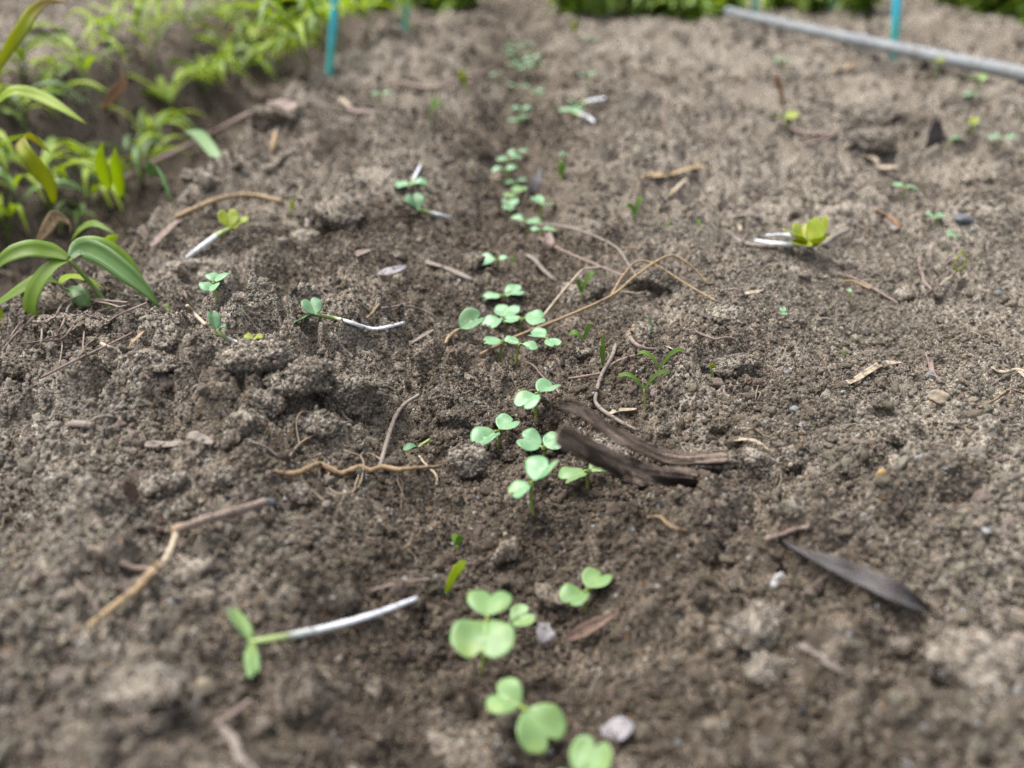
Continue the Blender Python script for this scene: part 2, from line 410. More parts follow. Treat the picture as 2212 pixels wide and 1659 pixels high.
def stake_mat():
    t = NT('blue plastic stake'); o = t.coord('Object'); x = t.new('ShaderNodeSeparateXYZ'); t.link(o, x.inputs[0])
    n = t.noise(o, 40, 3)
    k = t.math('ADD', x.outputs[2], t.math('MULTIPLY', t.math('SUBTRACT', n, 0.5), 0.03))
    col = t.ramp(k, [(0.05, (0.05, 0.34, 0.31)), (0.10, (0.04, 0.46, 0.60))])
    return t.done(col, 0.42, 0.45)
M['stake'] = stake_mat()
M['teal'] = simple('teal plastic stake', [(0.3, (0.05, 0.26, 0.21)), (0.7, (0.07, 0.33, 0.27))], 30, 0.45, 0.4)
M['pipe'] = pipe_mat()
M['cap'] = simple('pipe coupling', [(0.3, (0.11, 0.12, 0.125)), (0.7, (0.165, 0.175, 0.18))], 25, 0.45, 0.4)

# ------------------------------------------------------------------ mesh helpers
def mkmesh(name, V, F, uv=None, smooth=True):
    me = bpy.data.meshes.new(name)
    me.from_pydata([tuple(map(float, v)) for v in V], [], [tuple(map(int, f)) for f in F])
    if uv is not None:
        l = me.uv_layers.new(name='UVMap')
        li = np.empty(len(me.loops), np.int32); me.loops.foreach_get('vertex_index', li)
        l.data.foreach_set('uv', np.asarray(uv, np.float32)[li].ravel())
    if smooth: me.polygons.foreach_set('use_smooth', np.ones(len(me.polygons), bool))
    me.update()
    return me

class Geo:
    """collects shapes that belong to one part"""
    def __init__(s): s.V, s.F, s.U = [], [], []
    def add(s, V, F, U):
        o = len(s.V); s.V += list(V); s.U += list(U); s.F += [tuple(i + o for i in f) for f in F]
    def obj(s, name, mat, parent=None, origin=None):
        o0 = np.asarray(parent.location) if parent is not None and origin is None else (np.asarray(origin) if origin is not None else np.zeros(3))
        me = mkmesh(name, np.asarray(s.V) - o0, s.F, s.U)
        me.materials.append(M[mat] if isinstance(mat, str) else mat)
        ob = bpy.data.objects.new(name, me); COL.objects.link(ob)
        if parent is not None: ob.parent = parent
        else: ob.location = tuple(o0)
        return ob

def catmull(P, n):
    P = np.asarray(P, float)
    if len(P) < 3:
        t = np.linspace(0, 1, n)[:, None]; return P[0] * (1 - t) + P[-1] * t
    Q = np.vstack([2 * P[0] - P[1], P, 2 * P[-1] - P[-2]])
    T = np.linspace(0, len(P) - 1 - 1e-9, n); out = []
    for t in T:
        i = int(t); f = t - i; a, b, c, d = Q[i:i + 4]
        out.append(0.5 * (2 * b + (c - a) * f + (2 * a - 5 * b + 4 * c - d) * f * f + (3 * b - a - 3 * c + d) * f ** 3))
    return np.array(out)

def cx(a, b):
    return np.array([a[1] * b[2] - a[2] * b[1], a[2] * b[0] - a[0] * b[2], a[0] * b[1] - a[1] * b[0]])

def nrm(v):
    v = np.asarray(v, float); return v / (math.sqrt(v[0] * v[0] + v[1] * v[1] + v[2] * v[2]) + 1e-12)

def rest(P, off):
    """lift a path so that it lies on the soil instead of dipping into it"""
    d = np.maximum(0, hq(P[:, 0], P[:, 1], 'z') - 0.0004 + off - P[:, 2]); m = max(2, len(P) // 7)
    q = np.pad(d, m, 'edge'); d = np.max([q[i:i + len(P)] for i in range(2 * m + 1)], 0)
    q = np.pad(d, m, 'edge'); d = np.mean([q[i:i + len(P)] for i in range(2 * m + 1)], 0)
    P = P.copy(); P[:, 2] += d; return P

def tube(g, P, r, n=24, sides=7, rough=0.0, seed=0, caps=True, lie=False):
    P = catmull(P, n)
    if lie: P = rest(P, (r if not hasattr(r, '__len__') else max(r)) * 0.5)
    R = np.interp(np.linspace(0, 1, n), np.linspace(0, 1, len(r)), r) if hasattr(r, '__len__') else np.full(n, r)
    rg = np.random.default_rng(seed)
    T = np.gradient(P, axis=0); T = T / (np.linalg.norm(T, axis=1, keepdims=True) + 1e-12)
    a = cx(T[0], [0, 0, 1.0]); a = nrm(a) if np.linalg.norm(a) > 1e-3 else np.array([1.0, 0, 0])
    V, U, F = [], [], []
    for i in range(n):
        a = nrm(a - T[i] * np.dot(a, T[i])); b = cx(T[i], a)
        for k in range(sides):
            th = 2 * math.pi * k / sides
            rr = R[i] * (1 + rough * (rg.random() - 0.5) * 2)
            V.append(P[i] + rr * (math.cos(th) * a + math.sin(th) * b)); U.append((i / (n - 1), k / sides))
    for i in range(n - 1):
        for k in range(sides):
            k2 = (k + 1) % sides
            F.append((i * sides + k, i * sides + k2, (i + 1) * sides + k2, (i + 1) * sides + k))
    if caps:
        F.append(tuple(range(sides))[::-1]); F.append(tuple((n - 1) * sides + k for k in range(sides)))
    g.add(V, F, U)

def ribbon(g, P, w, up=(0, 0, 1), fold=0.25, thick=0.0003, n=22, twist=(0, 0), wave=0.0, seed=0, profile=None, cross=5, lie=False):
    """leaf blade along P, widest w; fold lifts the edges; twist in radians from start to end"""
    P = catmull(P, n)
    if lie: P = rest(P, w * lie if lie is not True else 0.0003)
    T = np.gradient(P, axis=0); T /= np.linalg.norm(T, axis=1, keepdims=True) + 1e-12
    ts = np.linspace(0, 1, n)
    if profile is None: profile = [(0, .35), (.12, .72), (.35, 1), (.6, .9), (.82, .52), (.95, .18), (1, .03)]
    W = w * np.interp(ts, [p[0] for p in profile], [p[1] for p in profile]) * 0.5
    up = np.asarray(up, float); V, U, F = [], [], []
    side = nrm(cx(T[0], up))
    rg = np.random.default_rng(seed); ph = rg.random() * 6
    for layer in (0, 1):
        side = nrm(cx(T[0], up))
        for i in range(n):
            side = nrm(side - T[i] * np.dot(side, T[i])); nn = cx(side, T[i])
            an = twist[0] + (twist[1] - twist[0]) * ts[i]
            s2 = side * math.cos(an) + nn * math.sin(an); n2 = cx(s2, T[i])
            for k in range(cross):
                q = -1 + 2 * k / (cross - 1)
                wv = wave * W[i] * math.sin(9 * ts[i] + ph + (1.5 if q > 0 else 0)) * abs(q)
                V.append(P[i] + s2 * (q * W[i]) + n2 * (fold * W[i] * (abs(q) ** 1.4) + wv - layer * thick * (1 - 0.6 * abs(q))))
                U.append((ts[i], k / (cross - 1)))
    o = n * cross
    for i in range(n - 1):
        for k in range(cross - 1):
            a, b, c, d = i * cross + k, i * cross + k + 1, (i + 1) * cross + k + 1, (i + 1) * cross + k
            F.append((a, b, c, d)); F.append((a + o, d + o, c + o, b + o))
        F.append((i * cross, (i + 1) * cross, (i + 1) * cross + o, i * cross + o))
        F.append((i * cross + cross - 1, i * cross + cross - 1 + o, (i + 1) * cross + cross - 1 + o, (i + 1) * cross + cross - 1))
    for k in range(cross - 1):
        F.append((k, k + o, k + 1 + o, k + 1)); e = (n - 1) * cross
        F.append((e + k, e + k + 1, e + k + 1 + o, e + k + o))
    g.add(V, F, U)

_HALF = catmull([(0.0, 0.035), (0.03, 0.15), (0.12, 0.36), (0.32, 0.57), (0.57, 0.645), (0.80, 0.59), (0.96, 0.42), (1.0, 0.25), (0.93, 0.11), (0.77, 0.0)], 26)
def seed_leaf(g, base, az, tilt, W, ar, roll=0.0, cup=0.10, seed=0, thick=0.00045):
    """notched seed leaf of width W and length ar*W leaving base towards az"""
    rg = np.random.default_rng(seed)
    az, tilt, roll = math.radians(az), math.radians(tilt), math.radians(roll)
    e1 = np.array([math.cos(az) * math.cos(tilt), math.sin(az) * math.cos(tilt), math.sin(tilt)])
    e2 = np.array([-math.sin(az), math.cos(az), 0]); e3 = np.cross(e1, e2)
    e2, e3 = e2 * math.cos(roll) + e3 * math.sin(roll), e3 * math.cos(roll) - e2 * math.sin(roll)
    L = W * ar
    half = _HALF.copy(); out = np.vstack([half, (half * [1, -1])[::-1][1:-1]])
    out = out * [1.0, 1 / 1.25]
    k = np.where(out[:, 1] > 0, 1 + 0.3 * (rg.random() - 0.5), 1 + 0.3 * (rg.random() - 0.5)); out[:, 1] *= k
    no, ctr = len(out), np.array([0.5, 0.0]); rings = 6
    rg0 = rg.random(); ph, dr = rg.random() * 6, 0.06 + 0.26 * rg.random()
    V, U, F = [], [], []
    def put(p, layer, rr):
        x, y = p
        z = cup * (0.2 + 3.2 * rg0) * abs(y) * 1.2 - dr * x * x * 0.8 + 0.05 * math.sin(6 * x + ph) * abs(y) * 2 + 0.022 * math.sin(11 * y + ph)
        z += 0.05 * math.exp(-(y / 0.06) ** 2) * -(1 - x) * 0.6
        th = (thick if layer else 0) * (1 - 0.7 * rr ** 4)
        V.append(base + e1 * (x * L) + e2 * (y * W) + e3 * (z * W - th)); U.append((x, y + 0.5))
    for layer in (0, 1):
        put(ctr, layer, 0)
        for r in range(1, rings + 1):
            rr = (r / rings) ** 0.85
            for p in out: put(ctr + (p - ctr) * rr, layer, rr)
    N1 = 1 + rings * no
    for layer in (0, 1):
        o = layer * N1; fl = (lambda f: f) if layer == 0 else (lambda f: f[::-1])
        for i in range(no):
            j = (i + 1) % no
            F.append(fl((o, o + 1 + j, o + 1 + i)))
            for r in range(rings - 1):
                a = o + 1 + r * no
                F.append(fl((a + i, a + j, a + no + j, a + no + i)))
    for i in range(no):
        j = (i + 1) % no; a = 1 + (rings - 1) * no
        F.append((a + i, a + j, a + j + N1, a + i + N1))
    g.add(V, F, U)

def ico(sub):
    import bmesh
    bm = bmesh.new(); bmesh.ops.create_icosphere(bm, subdivisions=sub, radius=1.0)
    bm.verts.ensure_lookup_table()
    V = np.array([v.co[:] for v in bm.verts]); F = [tuple(v.index for v in f.verts) for f in bm.faces]; bm.free(); return V, F
ICO = {s: ico(s) for s in (2, 3, 4, 5)}

def n3(V, k):
    return (vnoise(V[:, 0] + 0.37 * V[:, 2], V[:, 1] - 0.53 * V[:, 2], k) + vnoise(V[:, 1] + 0.41 * V[:, 0] + 5, V[:, 2] + 0.3 * V[:, 0], k + 7) + vnoise(V[:, 2] - 0.2 * V[:, 1] + 9, V[:, 0], k + 13)) / 1.8

def lump(g, c, s, seed, sub=4, rough=0.25, facet=0.0, rot=0.0, tilt=0.0):
    """irregular lump with half-sizes s"""
    V, F = ICO[sub]; V = V.copy(); rg = np.random.default_rng(seed)
    if facet:
        for _ in range(9):
            d = nrm(rg.normal(size=3)); lim = 1 - facet * (0.2 + 0.6 * rg.random())
            q = V @ d; V = V - np.maximum(q - lim, 0)[:, None] * d * 0.95
    k = int(rg.integers(1000))
    disp = rough * (0.55 * n3(V * 1.3, k) + 0.30 * n3(V * 3.1, k + 31) + 0.20 * n3(V * 7.0, k + 61) + (0.13 * n3(V * 15.0, k + 91) if sub >= 4 else 0) + (0.10 * n3(V * 28.0, k + 121) if sub >= 5 else 0))
    V = V * (1 + disp)[:, None] * np.asarray(s)
    ct, st = math.cos(tilt), math.sin(tilt); V = np.stack([V[:, 0] * ct + V[:, 2] * st, V[:, 1], -V[:, 0] * st + V[:, 2] * ct], 1)
    cr, sr = math.cos(rot), math.sin(rot); V = np.stack([V[:, 0] * cr - V[:, 1] * sr, V[:, 0] * sr + V[:, 1] * cr, V[:, 2]], 1)
    U = np.zeros((len(V), 2)); g.add(V + c, F, U)

def tag(o, label, cat, group=None, kind=None):
    o['label'] = label; o['category'] = cat
    if group: o['group'] = group
    if kind: o['kind'] = kind
    return o

def thing(name, label, cat, loc, group=None):
    o = bpy.data.objects.new(name, None); o.empty_display_size = 0.01
    o.location = tuple(map(float, loc)); COL.objects.link(o)
    return tag(o, label, cat, group)

# ------------------------------------------------------------------ ground sheet
def build_ground():
    th = np.radians(np.concatenate([np.linspace(66, 3.6, 900)]))
    Y = CAM_H / np.tan(th)
    Y = np.concatenate([[-60, -20, -8, -3, -1.2, -0.5, -0.2, -0.05, 0.02, 0.055], Y, np.geomspace(4.3, 80, 40)])
    s = np.linspace(-1, 1, 900)
    e = np.concatenate([np.linspace(1.004, 1.5, 46), np.geomspace(1.54, 60, 30)]); s = np.concatenate([-e[::-1], s, e])
    w = 0.08 + 0.63 * np.clip(Y, 0.0, 4.2)
    X = s[None, :] * w[:, None]; YY = np.repeat(Y[:, None], len(s), 1)
    sp = np.maximum(np.gradient(X, axis=1), np.abs(np.gradient(YY, axis=0)) * 0.55)
    inner = (np.abs(s) < 0.999)[None, :] & ((Y > 0.12) & (Y < 4.1))[:, None]
    X = X + inner * (rng.random(X.shape) - 0.5) * 0.5 * np.gradient(X, axis=1)
    x, y = X.ravel(), YY.ravel()
    Z0 = H0(x, y); Z = Z0 + fine(x, y, sp.ravel())
    c0, c1, q0, q1 = 76, 76 + 900, 10, 10 + 900
    GRID.update(Y=Y[q0:q1], w=w[q0:q1], z0=Z0.reshape(X.shape)[q0:q1, c0:c1], z=Z.reshape(X.shape)[q0:q1, c0:c1])
    ml = moisture_and_shade(x, y)
    nr, nc = X.shape
    me = bpy.data.meshes.new('ground')
    V = np.stack([x, y, Z], 1).astype(np.float32)
    i = (np.arange(nr - 1)[:, None] * nc + np.arange(nc - 1)[None, :]).ravel()
    Q = np.stack([i, i + 1, i + nc + 1, i + nc], 1).astype(np.int32)
    me.vertices.add(len(V)); me.vertices.foreach_set('co', V.ravel())
    me.loops.add(Q.size); me.loops.foreach_set('vertex_index', Q.ravel())
    me.polygons.add(len(Q)); me.polygons.foreach_set('loop_start', np.arange(0, Q.size, 4, dtype=np.int32))
    me.polygons.foreach_set('loop_total', np.full(len(Q), 4, np.int32))
    me.polygons.foreach_set('use_smooth', np.ones(len(Q), bool))
    at = me.attributes.new('moist', 'FLOAT', 'POINT'); at.data.foreach_set('value', np.clip(ml, 0, 1).astype(np.float32))  # besides damp soil, also carries the painted shade of the path hollow
    me.update(calc_edges=True)
    me.materials.append(M['soil'])
    o = bpy.data.objects.new('ground', me); COL.objects.link(o)
    o['kind'] = 'structure'; o['label'] = 'crumbly brown garden soil of a raised bed with a shallow furrow'
    return o
build_ground()

CR_P, CR_S, CR_C = [], [], []          # crumbs: positions, radii and colours
def add_crumbs(P, r, wet=None):
    n = len(P)
    m = sst(0.15, 0.85, (moisture_and_shade(P[:, 0], P[:, 1]) if wet is None else wet) + 0.35 * (rng.random(n) - 0.5))[:, None]
    f = np.clip(0.48 + np.where(r > 0.0015, 0.12, 0.22) * rng.normal(size=n), 0, 1)
    lut = lambda R: np.stack([np.interp(f, [a[0] for a in R], [a[1][k] for a in R]) for k in range(3)], 1)
    C = lut(DRY) * (1 - m) + lut(MOIST) * m
    C *= 1.22 * (1 + 0.10 * (rng.random((n, 3)) - 0.5))
    q = rng.random(n); small = r < np.maximum(0.0016, 0.0022 * P[:, 1])
    for lo, hi, c in ((0, .006, (.36, .36, .35)), (.006, .022, (.22, .22, .22)), (.022, .034, (.06, .06, .066)), (.034, .042, (.18, .11, .065)), (.042, .06, (.28, .24, .18))):
        k = (q >= lo) & (q < hi) & (small | (rng.random(n) < 0.12)); C[k] = np.array(c) * (0.75 + 0.5 * rng.random((k.sum(), 1)))
    CR_P.append(P); CR_S.append(r); CR_C.append(C)
def scatter(y0, y1, n, r0, r1, pw=2.2, sink=0.25, out=False):
    y = np.sqrt(rng.random(n) * ((0.125 + y1) ** 2 - (0.125 + y0) ** 2) + (0.125 + y0) ** 2) - 0.125
    x = (rng.random(n) * 2 - 1) * (0.06 + 0.60 * y)
    if out: x = np.sign(x) * (0.06 + 0.60 * y) * (1 + 0.45 * rng.random(n))
    cl = sst(-0.6, 0.6, fbm(x * 26, y * 26, 210, 2)); keep = rng.random(n) < 0.25 + 0.75 * cl
    x, y = x[keep], y[keep]
    r = r0 * (r1 / r0) ** (rng.random(len(x)) ** pw)
    add_crumbs(np.stack([x, y, (H(x, y) if out else hq(x, y, 'z')) + r * (0.55 - sink)], 1), r)
scatter(0.14, 0.36, 60000, 0.00050, 0.0020)
scatter(0.36, 0.86, 230000, 0.00045, 0.0016, 2.0)
scatter(0.14, 0.86, 6500, 0.0015, 0.0038, 2.8, 0.45)
scatter(0.14, 0.52, 7000, 0.0013, 0.0040, 2.6, 0.45)
scatter(0.80, 1.55, 95000, 0.0008, 0.0030)
scatter(0.80, 1.55, 2600, 0.003, 0.0075, 2.6, 0.45)
scatter(0.15, 1.0, 26000, 0.0009, 0.0030, out=True)
scatter(1.0, 3.0, 14000, 0.0022, 0.0070, out=True)
scatter(1.5, 3.9, 52000, 0.0018, 0.0070)
scatter(1.5, 3.9, 900, 0.007, 0.016, 2.4, 0.45)

def build_crumbs():
    P = np.concatenate(CR_P); S = np.concatenate(CR_S); C = np.concatenate(CR_C); n = len(P)
    protos = bpy.data.collections.new('crumb shapes')
    for k in range(10):
        g = Geo(); rg = np.random.default_rng(500 + k)
        lump(g, np.zeros(3), (1 + 0.35 * rg.random(), 0.8 + 0.3 * rg.random(), 0.6 + 0.35 * rg.random()), 500 + k, 3, 0.85, 0.45)
        me = mkmesh('crumb', g.V, g.F); me.materials.append(M['crumb'])
        protos.objects.link(bpy.data.objects.new('crumb', me))
    me = bpy.data.meshes.new('soil_crumbs'); me.vertices.add(n); me.vertices.foreach_set('co', P.astype(np.float32).ravel())
    for nm, ty, ar in (('size', 'FLOAT', S), ('pick', 'INT', rng.integers(0, 10, n)), ('turn', 'FLOAT_VECTOR', rng.random((n, 3)) * 6.28)):
        at = me.attributes.new(nm, ty, 'POINT')
        at.data.foreach_set('vector' if ty == 'FLOAT_VECTOR' else 'value', np.asarray(ar, np.int32 if ty == 'INT' else np.float32).ravel())
    at = me.attributes.new('tone', 'FLOAT_COLOR', 'POINT'); at.data.foreach_set('color', np.concatenate([C, np.ones((n, 1))], 1).astype(np.float32).ravel())
    me.update()
    o = bpy.data.objects.new('soil_crumbs', me); COL.objects.link(o)
    t = bpy.data.node_groups.new('crumbs', 'GeometryNodeTree')
    t.interface.new_socket('Geometry', in_out='INPUT', socket_type='NodeSocketGeometry'); t.interface.new_socket('Geometry', in_out='OUTPUT', socket_type='NodeSocketGeometry')
    N = t.nodes; gi, go = N.new('NodeGroupInput'), N.new('NodeGroupOutput')
    ci = N.new('GeometryNodeCollectionInfo'); ci.inputs['Collection'].default_value = protos
    ci.inputs['Separate Children'].default_value = True; ci.inputs['Reset Children'].default_value = True
    ip = N.new('GeometryNodeInstanceOnPoints'); ip.inputs['Pick Instance'].default_value = True
    def attr(nm, ty):
        a = N.new('GeometryNodeInputNamedAttribute'); a.data_type = ty; a.inputs['Name'].default_value = nm
        return a.outputs['Attribute']
    L = t.links
    L.new(gi.outputs[0], ip.inputs['Points']); L.new(ci.outputs[0], ip.inputs['Instance'])
    L.new(attr('pick', 'INT'), ip.inputs['Instance Index'])
    er = N.new('FunctionNodeEulerToRotation'); L.new(attr('turn', 'FLOAT_VECTOR'), er.inputs[0]); L.new(er.outputs[0], ip.inputs['Rotation'])
    L.new(attr('size', 'FLOAT'), ip.inputs['Scale']); L.new(ip.outputs[0], go.inputs[0])
    md = o.modifiers.new('crumbs', 'NODES'); md.node_group = t
    tag(o, 'loose brown soil crumbs and fine grit strewn over the bed', 'soil crumbs', None, 'stuff')

# ------------------------------------------------------------------ soil clods and stones
def clod(label, u, v, w, h, d=None, seed=0, mat='clod', sink=0.30, rough=0.36, facet=0.55, rot=0.0, tilt=0.0, grains=0, name='soil_clod', cat='clod', group='lumps of soil on the bed'):
    """w, h: width and height in view pixels where its foot shows at (u, v)"""
    p = gp(u, v); sx = px(p, w) / 2; sz = px(p, h) / 2; sy = (px(p, d) / 2) if d else sx * 0.8
    c = np.array([p[0], p[1] + sy * 0.3, p[2] + sz * (1 - 2 * sink)])
    big = max(sx, sz) / depth(p) * FV
    g = Geo(); lump(g, c, (sx, sy, sz), seed, 5 if big > 42 else 4 if big > 14 else 3, rough, facet, rot, tilt)
    o = g.obj(name, mat, None, (p[0], p[1], p[2]))
    if grains:
        V = np.array(g.V); k = rng.choice(len(V), grains); r = 0.00045 * (3.2 ** (rng.random(grains) ** 2.2)) * max(1, depth(p) / 0.45)
        P = V[k] + (V[k] - c) * 0.01 + rng.normal(size=(grains, 3)) * 0.0003
        ok = P[:, 2] > hq(P[:, 0], P[:, 1]) - 0.001
        add_crumbs(P[ok], r[ok], np.full(ok.sum(), 0.15 if mat == 'clod' else 0.6))
    return tag(o, label, cat, group)

clod('angular crusted clod with a deep dark gap beside it, left of centre', 652, 858, 150, 95, 120, 3, sink=0.12, grains=1500, rot=0.3, tilt=-0.15)
clod('broad rounded clod next to the angular crusted clod', 757, 880, 125, 80, 100, 4, sink=0.15, grains=1200, rot=-0.3)
clod('crusted clod on the crest behind the angular clod with the gap', 548, 800, 150, 75, 110, 5, sink=0.2, grains=1200, rot=0.5)
clod('small clod leaning at the foot of the angular crusted clod', 700, 835, 70, 62, 60, 6, sink=0.3, grains=400)
clod('flat crumbly clod below the gap in the broken crust', 560, 880, 95, 60, 80, 7, sink=0.45, grains=500)
clod('knobbly clod in the broken crust above the dry twig fork', 690, 925, 85, 50, 70, 8, sink=0.4, grains=400)
clod('crusted slab at the tip of the heap below the white rooted seedling', 560, 755, 110, 45, 80, 9, sink=0.45, grains=500)
clod('brown clod between the row and the broad rounded clod', 980, 920, 75, 60, 60, 10, 'clod_moist', 0.35, grains=400)
clod('moist brown clod in the furrow behind the three leaf seedlings', 945, 880, 70, 48, 60, 11, 'clod_moist', 0.4, grains=300)
clod('round brown clod standing clear beside the thick tan root', 1008, 1034, 84, 70, 70, 12, 'clod', 0.02, 0.30, 0.35, grains=500)
clod('lumpy clod above the straight grey twig', 800, 840, 80, 40, 60, 13, sink=0.4, grains=300)
clod('pale clod at the edge of the crack under the grass roots', 340, 790, 120, 52, 80, 14, sink=0.45, grains=400)
clod('dark rooty clod under the broad leaved grass plant', 190, 740, 230, 110, 120, 15, 'clod_moist', 0.42, grains=900)
clod('dark clod at the crack beside the frame edge', 40, 790, 150, 60, 100, 16, 'clod_moist', 0.45, grains=400)
clod('large flat topped clod below the wilted seedling with white root', 735, 485, 125, 85, 100, 17, sink=0.35, rough=0.3, facet=0.6, grains=350)
clod('pale pebble shaped clod under a short upright stalk', 662, 527, 66, 40, 50, 18, sink=0.3)
clod('small oval clod beside the pale pebble shaped clod', 606, 532, 30, 28, 26, 19, sink=0.25)
clod('low crusted slab between the lone mint seedling and the grass', 440, 590, 170, 60, 120, 20, sink=0.5, grains=400)
clod('crumbly mound under the arching straw', 1260, 640, 100, 66, 90, 21, sink=0.4, grains=500)
clod('round crusted clod overhanging a dark hollow inside the straw arch', 1420, 632, 115, 72, 80, 22, sink=0.12, grains=600)
clod('low clod beyond the tip of the dry straw', 1570, 690, 100, 50, 80, 23, sink=0.45, grains=300)
clod('clod beside the yellow hooked sprout', 1580, 800, 120, 52, 80, 24, sink=0.4, grains=500)
clod('grey clod carrying a stone at its upper end, on the fine soil', 1940, 945, 120, 66, 90, 25, sink=0.4, grains=600)
clod('domed clod under the tips of the dark forked wood', 1310, 990, 130, 66, 90, 26, sink=0.42, grains=600)
clod('rough clod in front of the dark forked wood', 1540, 1010, 110, 60, 80, 27, sink=0.4, grains=400)
clod('tall dark clod wrapped in root fibres', 2090, 1060, 170, 130, 120, 28, 'clod_moist', 0.4, grains=1100)
clod('smooth tan clod over the pale oblong clod', 1700, 1010, 75, 66, 60, 29, sink=0.35, grains=300)
clod('round clod touching the smooth tan clod', 1640, 1015, 90, 66, 70, 30, sink=0.4, grains=300)
clod('pale oblong clod lying aslant below the smooth tan clod', 1715, 1110, 82, 44, 40, 31, sink=0.3, rot=-0.4, grains=150)
clod('big blurred clod near the curled dark leaf, closest to the corner', 2120, 1490, 200, 140, 150, 32, sink=0.2, grains=400)
clod('pale blurred clod above the big corner clod', 2060, 1420, 90, 70, 70, 33, sink=0.15, grains=100)
clod('broad flat clod beside the lime leaf pair, below the dark leaf', 1640, 1400, 150, 120, 120, 34, sink=0.28, grains=500)
clod('rounded clod under the broad flat clod', 1650, 1475, 95, 80, 80, 35, sink=0.2, grains=200)
clod('crumbly clod above the tip of the white bleached stem', 735, 1300, 110, 66, 70, 36, 'clod_moist', 0.35, grains=400)
clod('small round clod by the mound crest near the tan root', 480, 1045, 55, 50, 45, 37, sink=0.35, grains=200)
clod('wedge clod with a dark slit, on the crusted slope', 530, 925, 80, 60, 60, 38, sink=0.4, grains=250)
clod('twin clod above the pink and tan jointed stick', 370, 1050, 95, 55, 60, 39, sink=0.4, grains=250)
clod('knob of soil right of the dark round pebble', 640, 1080, 75, 50, 60, 40, 'clod_moist', 0.4, grains=250)
clod('broad blurred clod in the near corner under the stick', 300, 1530, 210, 110, 150, 41, sink=0.32, grains=500)
clod('low blurred clod at the bottom near the seedling pair', 1000, 1640, 200, 90, 140, 42, 'clod_moist', 0.36, grains=400)
clod('dark dangling lump near the pipe end', 1638, 102, 32, 34, 28, 43, 'clod_moist', 0.15, 0.4)
clod('overhanging clod with a black hollow, beyond the upright brown flap', 1900, 268, 130, 72, 90, 44, sink=0.3, facet=0.5, grains=200)
clod('second overhanging clod in front of the upright brown flap', 1880, 318, 120, 56, 80, 45, sink=0.32, facet=0.5, grains=150)
clod('dark clod by the bed edge under the fallen brown leaf', 590, 275, 110, 55, 80, 46, 'clod_moist', 0.3, grains=100)
clod('grey lump on the slope of the next bed', 90, 75, 110, 50, 90, 47, sink=0.5)

def loose_lumps():
    """loose lumps of soil, each an object of its own, sharing eight shapes in two tones"""
    rg = np.random.default_rng(5); shapes = []
    for k in range(16):
        g = Geo(); lump(g, np.zeros(3), (.0066, .0058, .0048), 700 + k, 4 if k < 6 else 3, 0.6, 0.5)
        me = mkmesh('soil_lump', g.V, g.F); me.materials.append(M['clod' if k % 2 else 'clod_moist']); shapes.append(me)
    KEEP = [gp(u, v)[:2] for u, v in ((600, 1018), (640, 1020), (690, 1003), (735, 1022), (780, 1012), (830, 1018), (880, 1020), (940, 1018), (830, 970), (850, 905), (900, 855), (540, 1388), (600, 1379), (645, 1370), (700, 1358), (760, 1342), (820, 1325), (900, 1293),
            (684, 681), (730, 694), (800, 711), (873, 697), (460, 612), (470, 500), (405, 555), (1700, 520), (1800, 838), (1870, 812), (1950, 785), (2015, 805), (1700, 1170), (1790, 1225), (1900, 1265), (2005, 1315), (1290, 1350), (1775, 1420), (1683, 1255), (2122, 1140), (925, 1300), (965, 1278), (1394, 885), (1303, 808), (1541, 826), (990, 1180), (1715, 888), (1620, 960), (1440, 1130), (380, 1140), (340, 1235), (250, 1310), (480, 1110))]
    n = 0
    while n < 210:
        y = 0.17 + 1.15 * rg.random() ** 1.7; x = (rg.random() * 2 - 1) * (0.03 + 0.50 * y)
        if abs(x - 0.012) < 0.03 and rg.random() < .7: continue
        if any((x - bx) ** 2 + (y - by) ** 2 < .016 ** 2 for bx, by in KEEP): continue
        wet = moisture_and_shade(np.array([x]), np.array([y]))[0] + rg.normal() * .12 > .5
        k = int(rg.integers(0, 8)) * 2 + (0 if wet else 1); s = (0.55 + 1.1 * rg.random() ** 2.2) * (0.8 + 0.35 * y)
        o = bpy.data.objects.new('soil_lump', shapes[k]); COL.objects.link(o); o.scale = (s, s, s)
        o.location = (x, y, H1(x, y) + .0026 * s); o.rotation_euler = (rg.normal() * .5, rg.normal() * .5, rg.random() * 6.28)
        tag(o, 'small loose lump of crumbly soil lying on the bed', 'soil lump', 'small loose lumps of soil'); n += 1
        if y < .9:
            m = 26; d = rg.normal(size=(m, 3)); d /= np.linalg.norm(d, axis=1, keepdims=True); d[:, 2] = np.abs(d[:, 2])
            add_crumbs(np.array(o.location) + d * np.array([.0066, .0058, .0050]) * s, 0.0005 + 0.0006 * rg.random(m) ** 2)
loose_lumps()

def stone(label, u, v, w, h, mat, seed, name='pebble', cat='pebble', facet=0.5, rough=0.3, sink=0.34, group='pebbles on the soil', tilt=0.0, rot=0.0):
    p = gp(u, v); sx, sz = px(p, w) / 2, px(p, h) / 2
    g = Geo(); c = np.array([p[0], p[1] + sx * 0.2, p[2] + sz * (1 - 2 * sink) + 0.0008])
    lump(g, c, (sx, sx * 0.8, sz), seed, 3 if w < 40 else 4, rough, facet, rot, tilt)
    return tag(g.obj(name, mat, None, tuple(p)), label, cat, group)

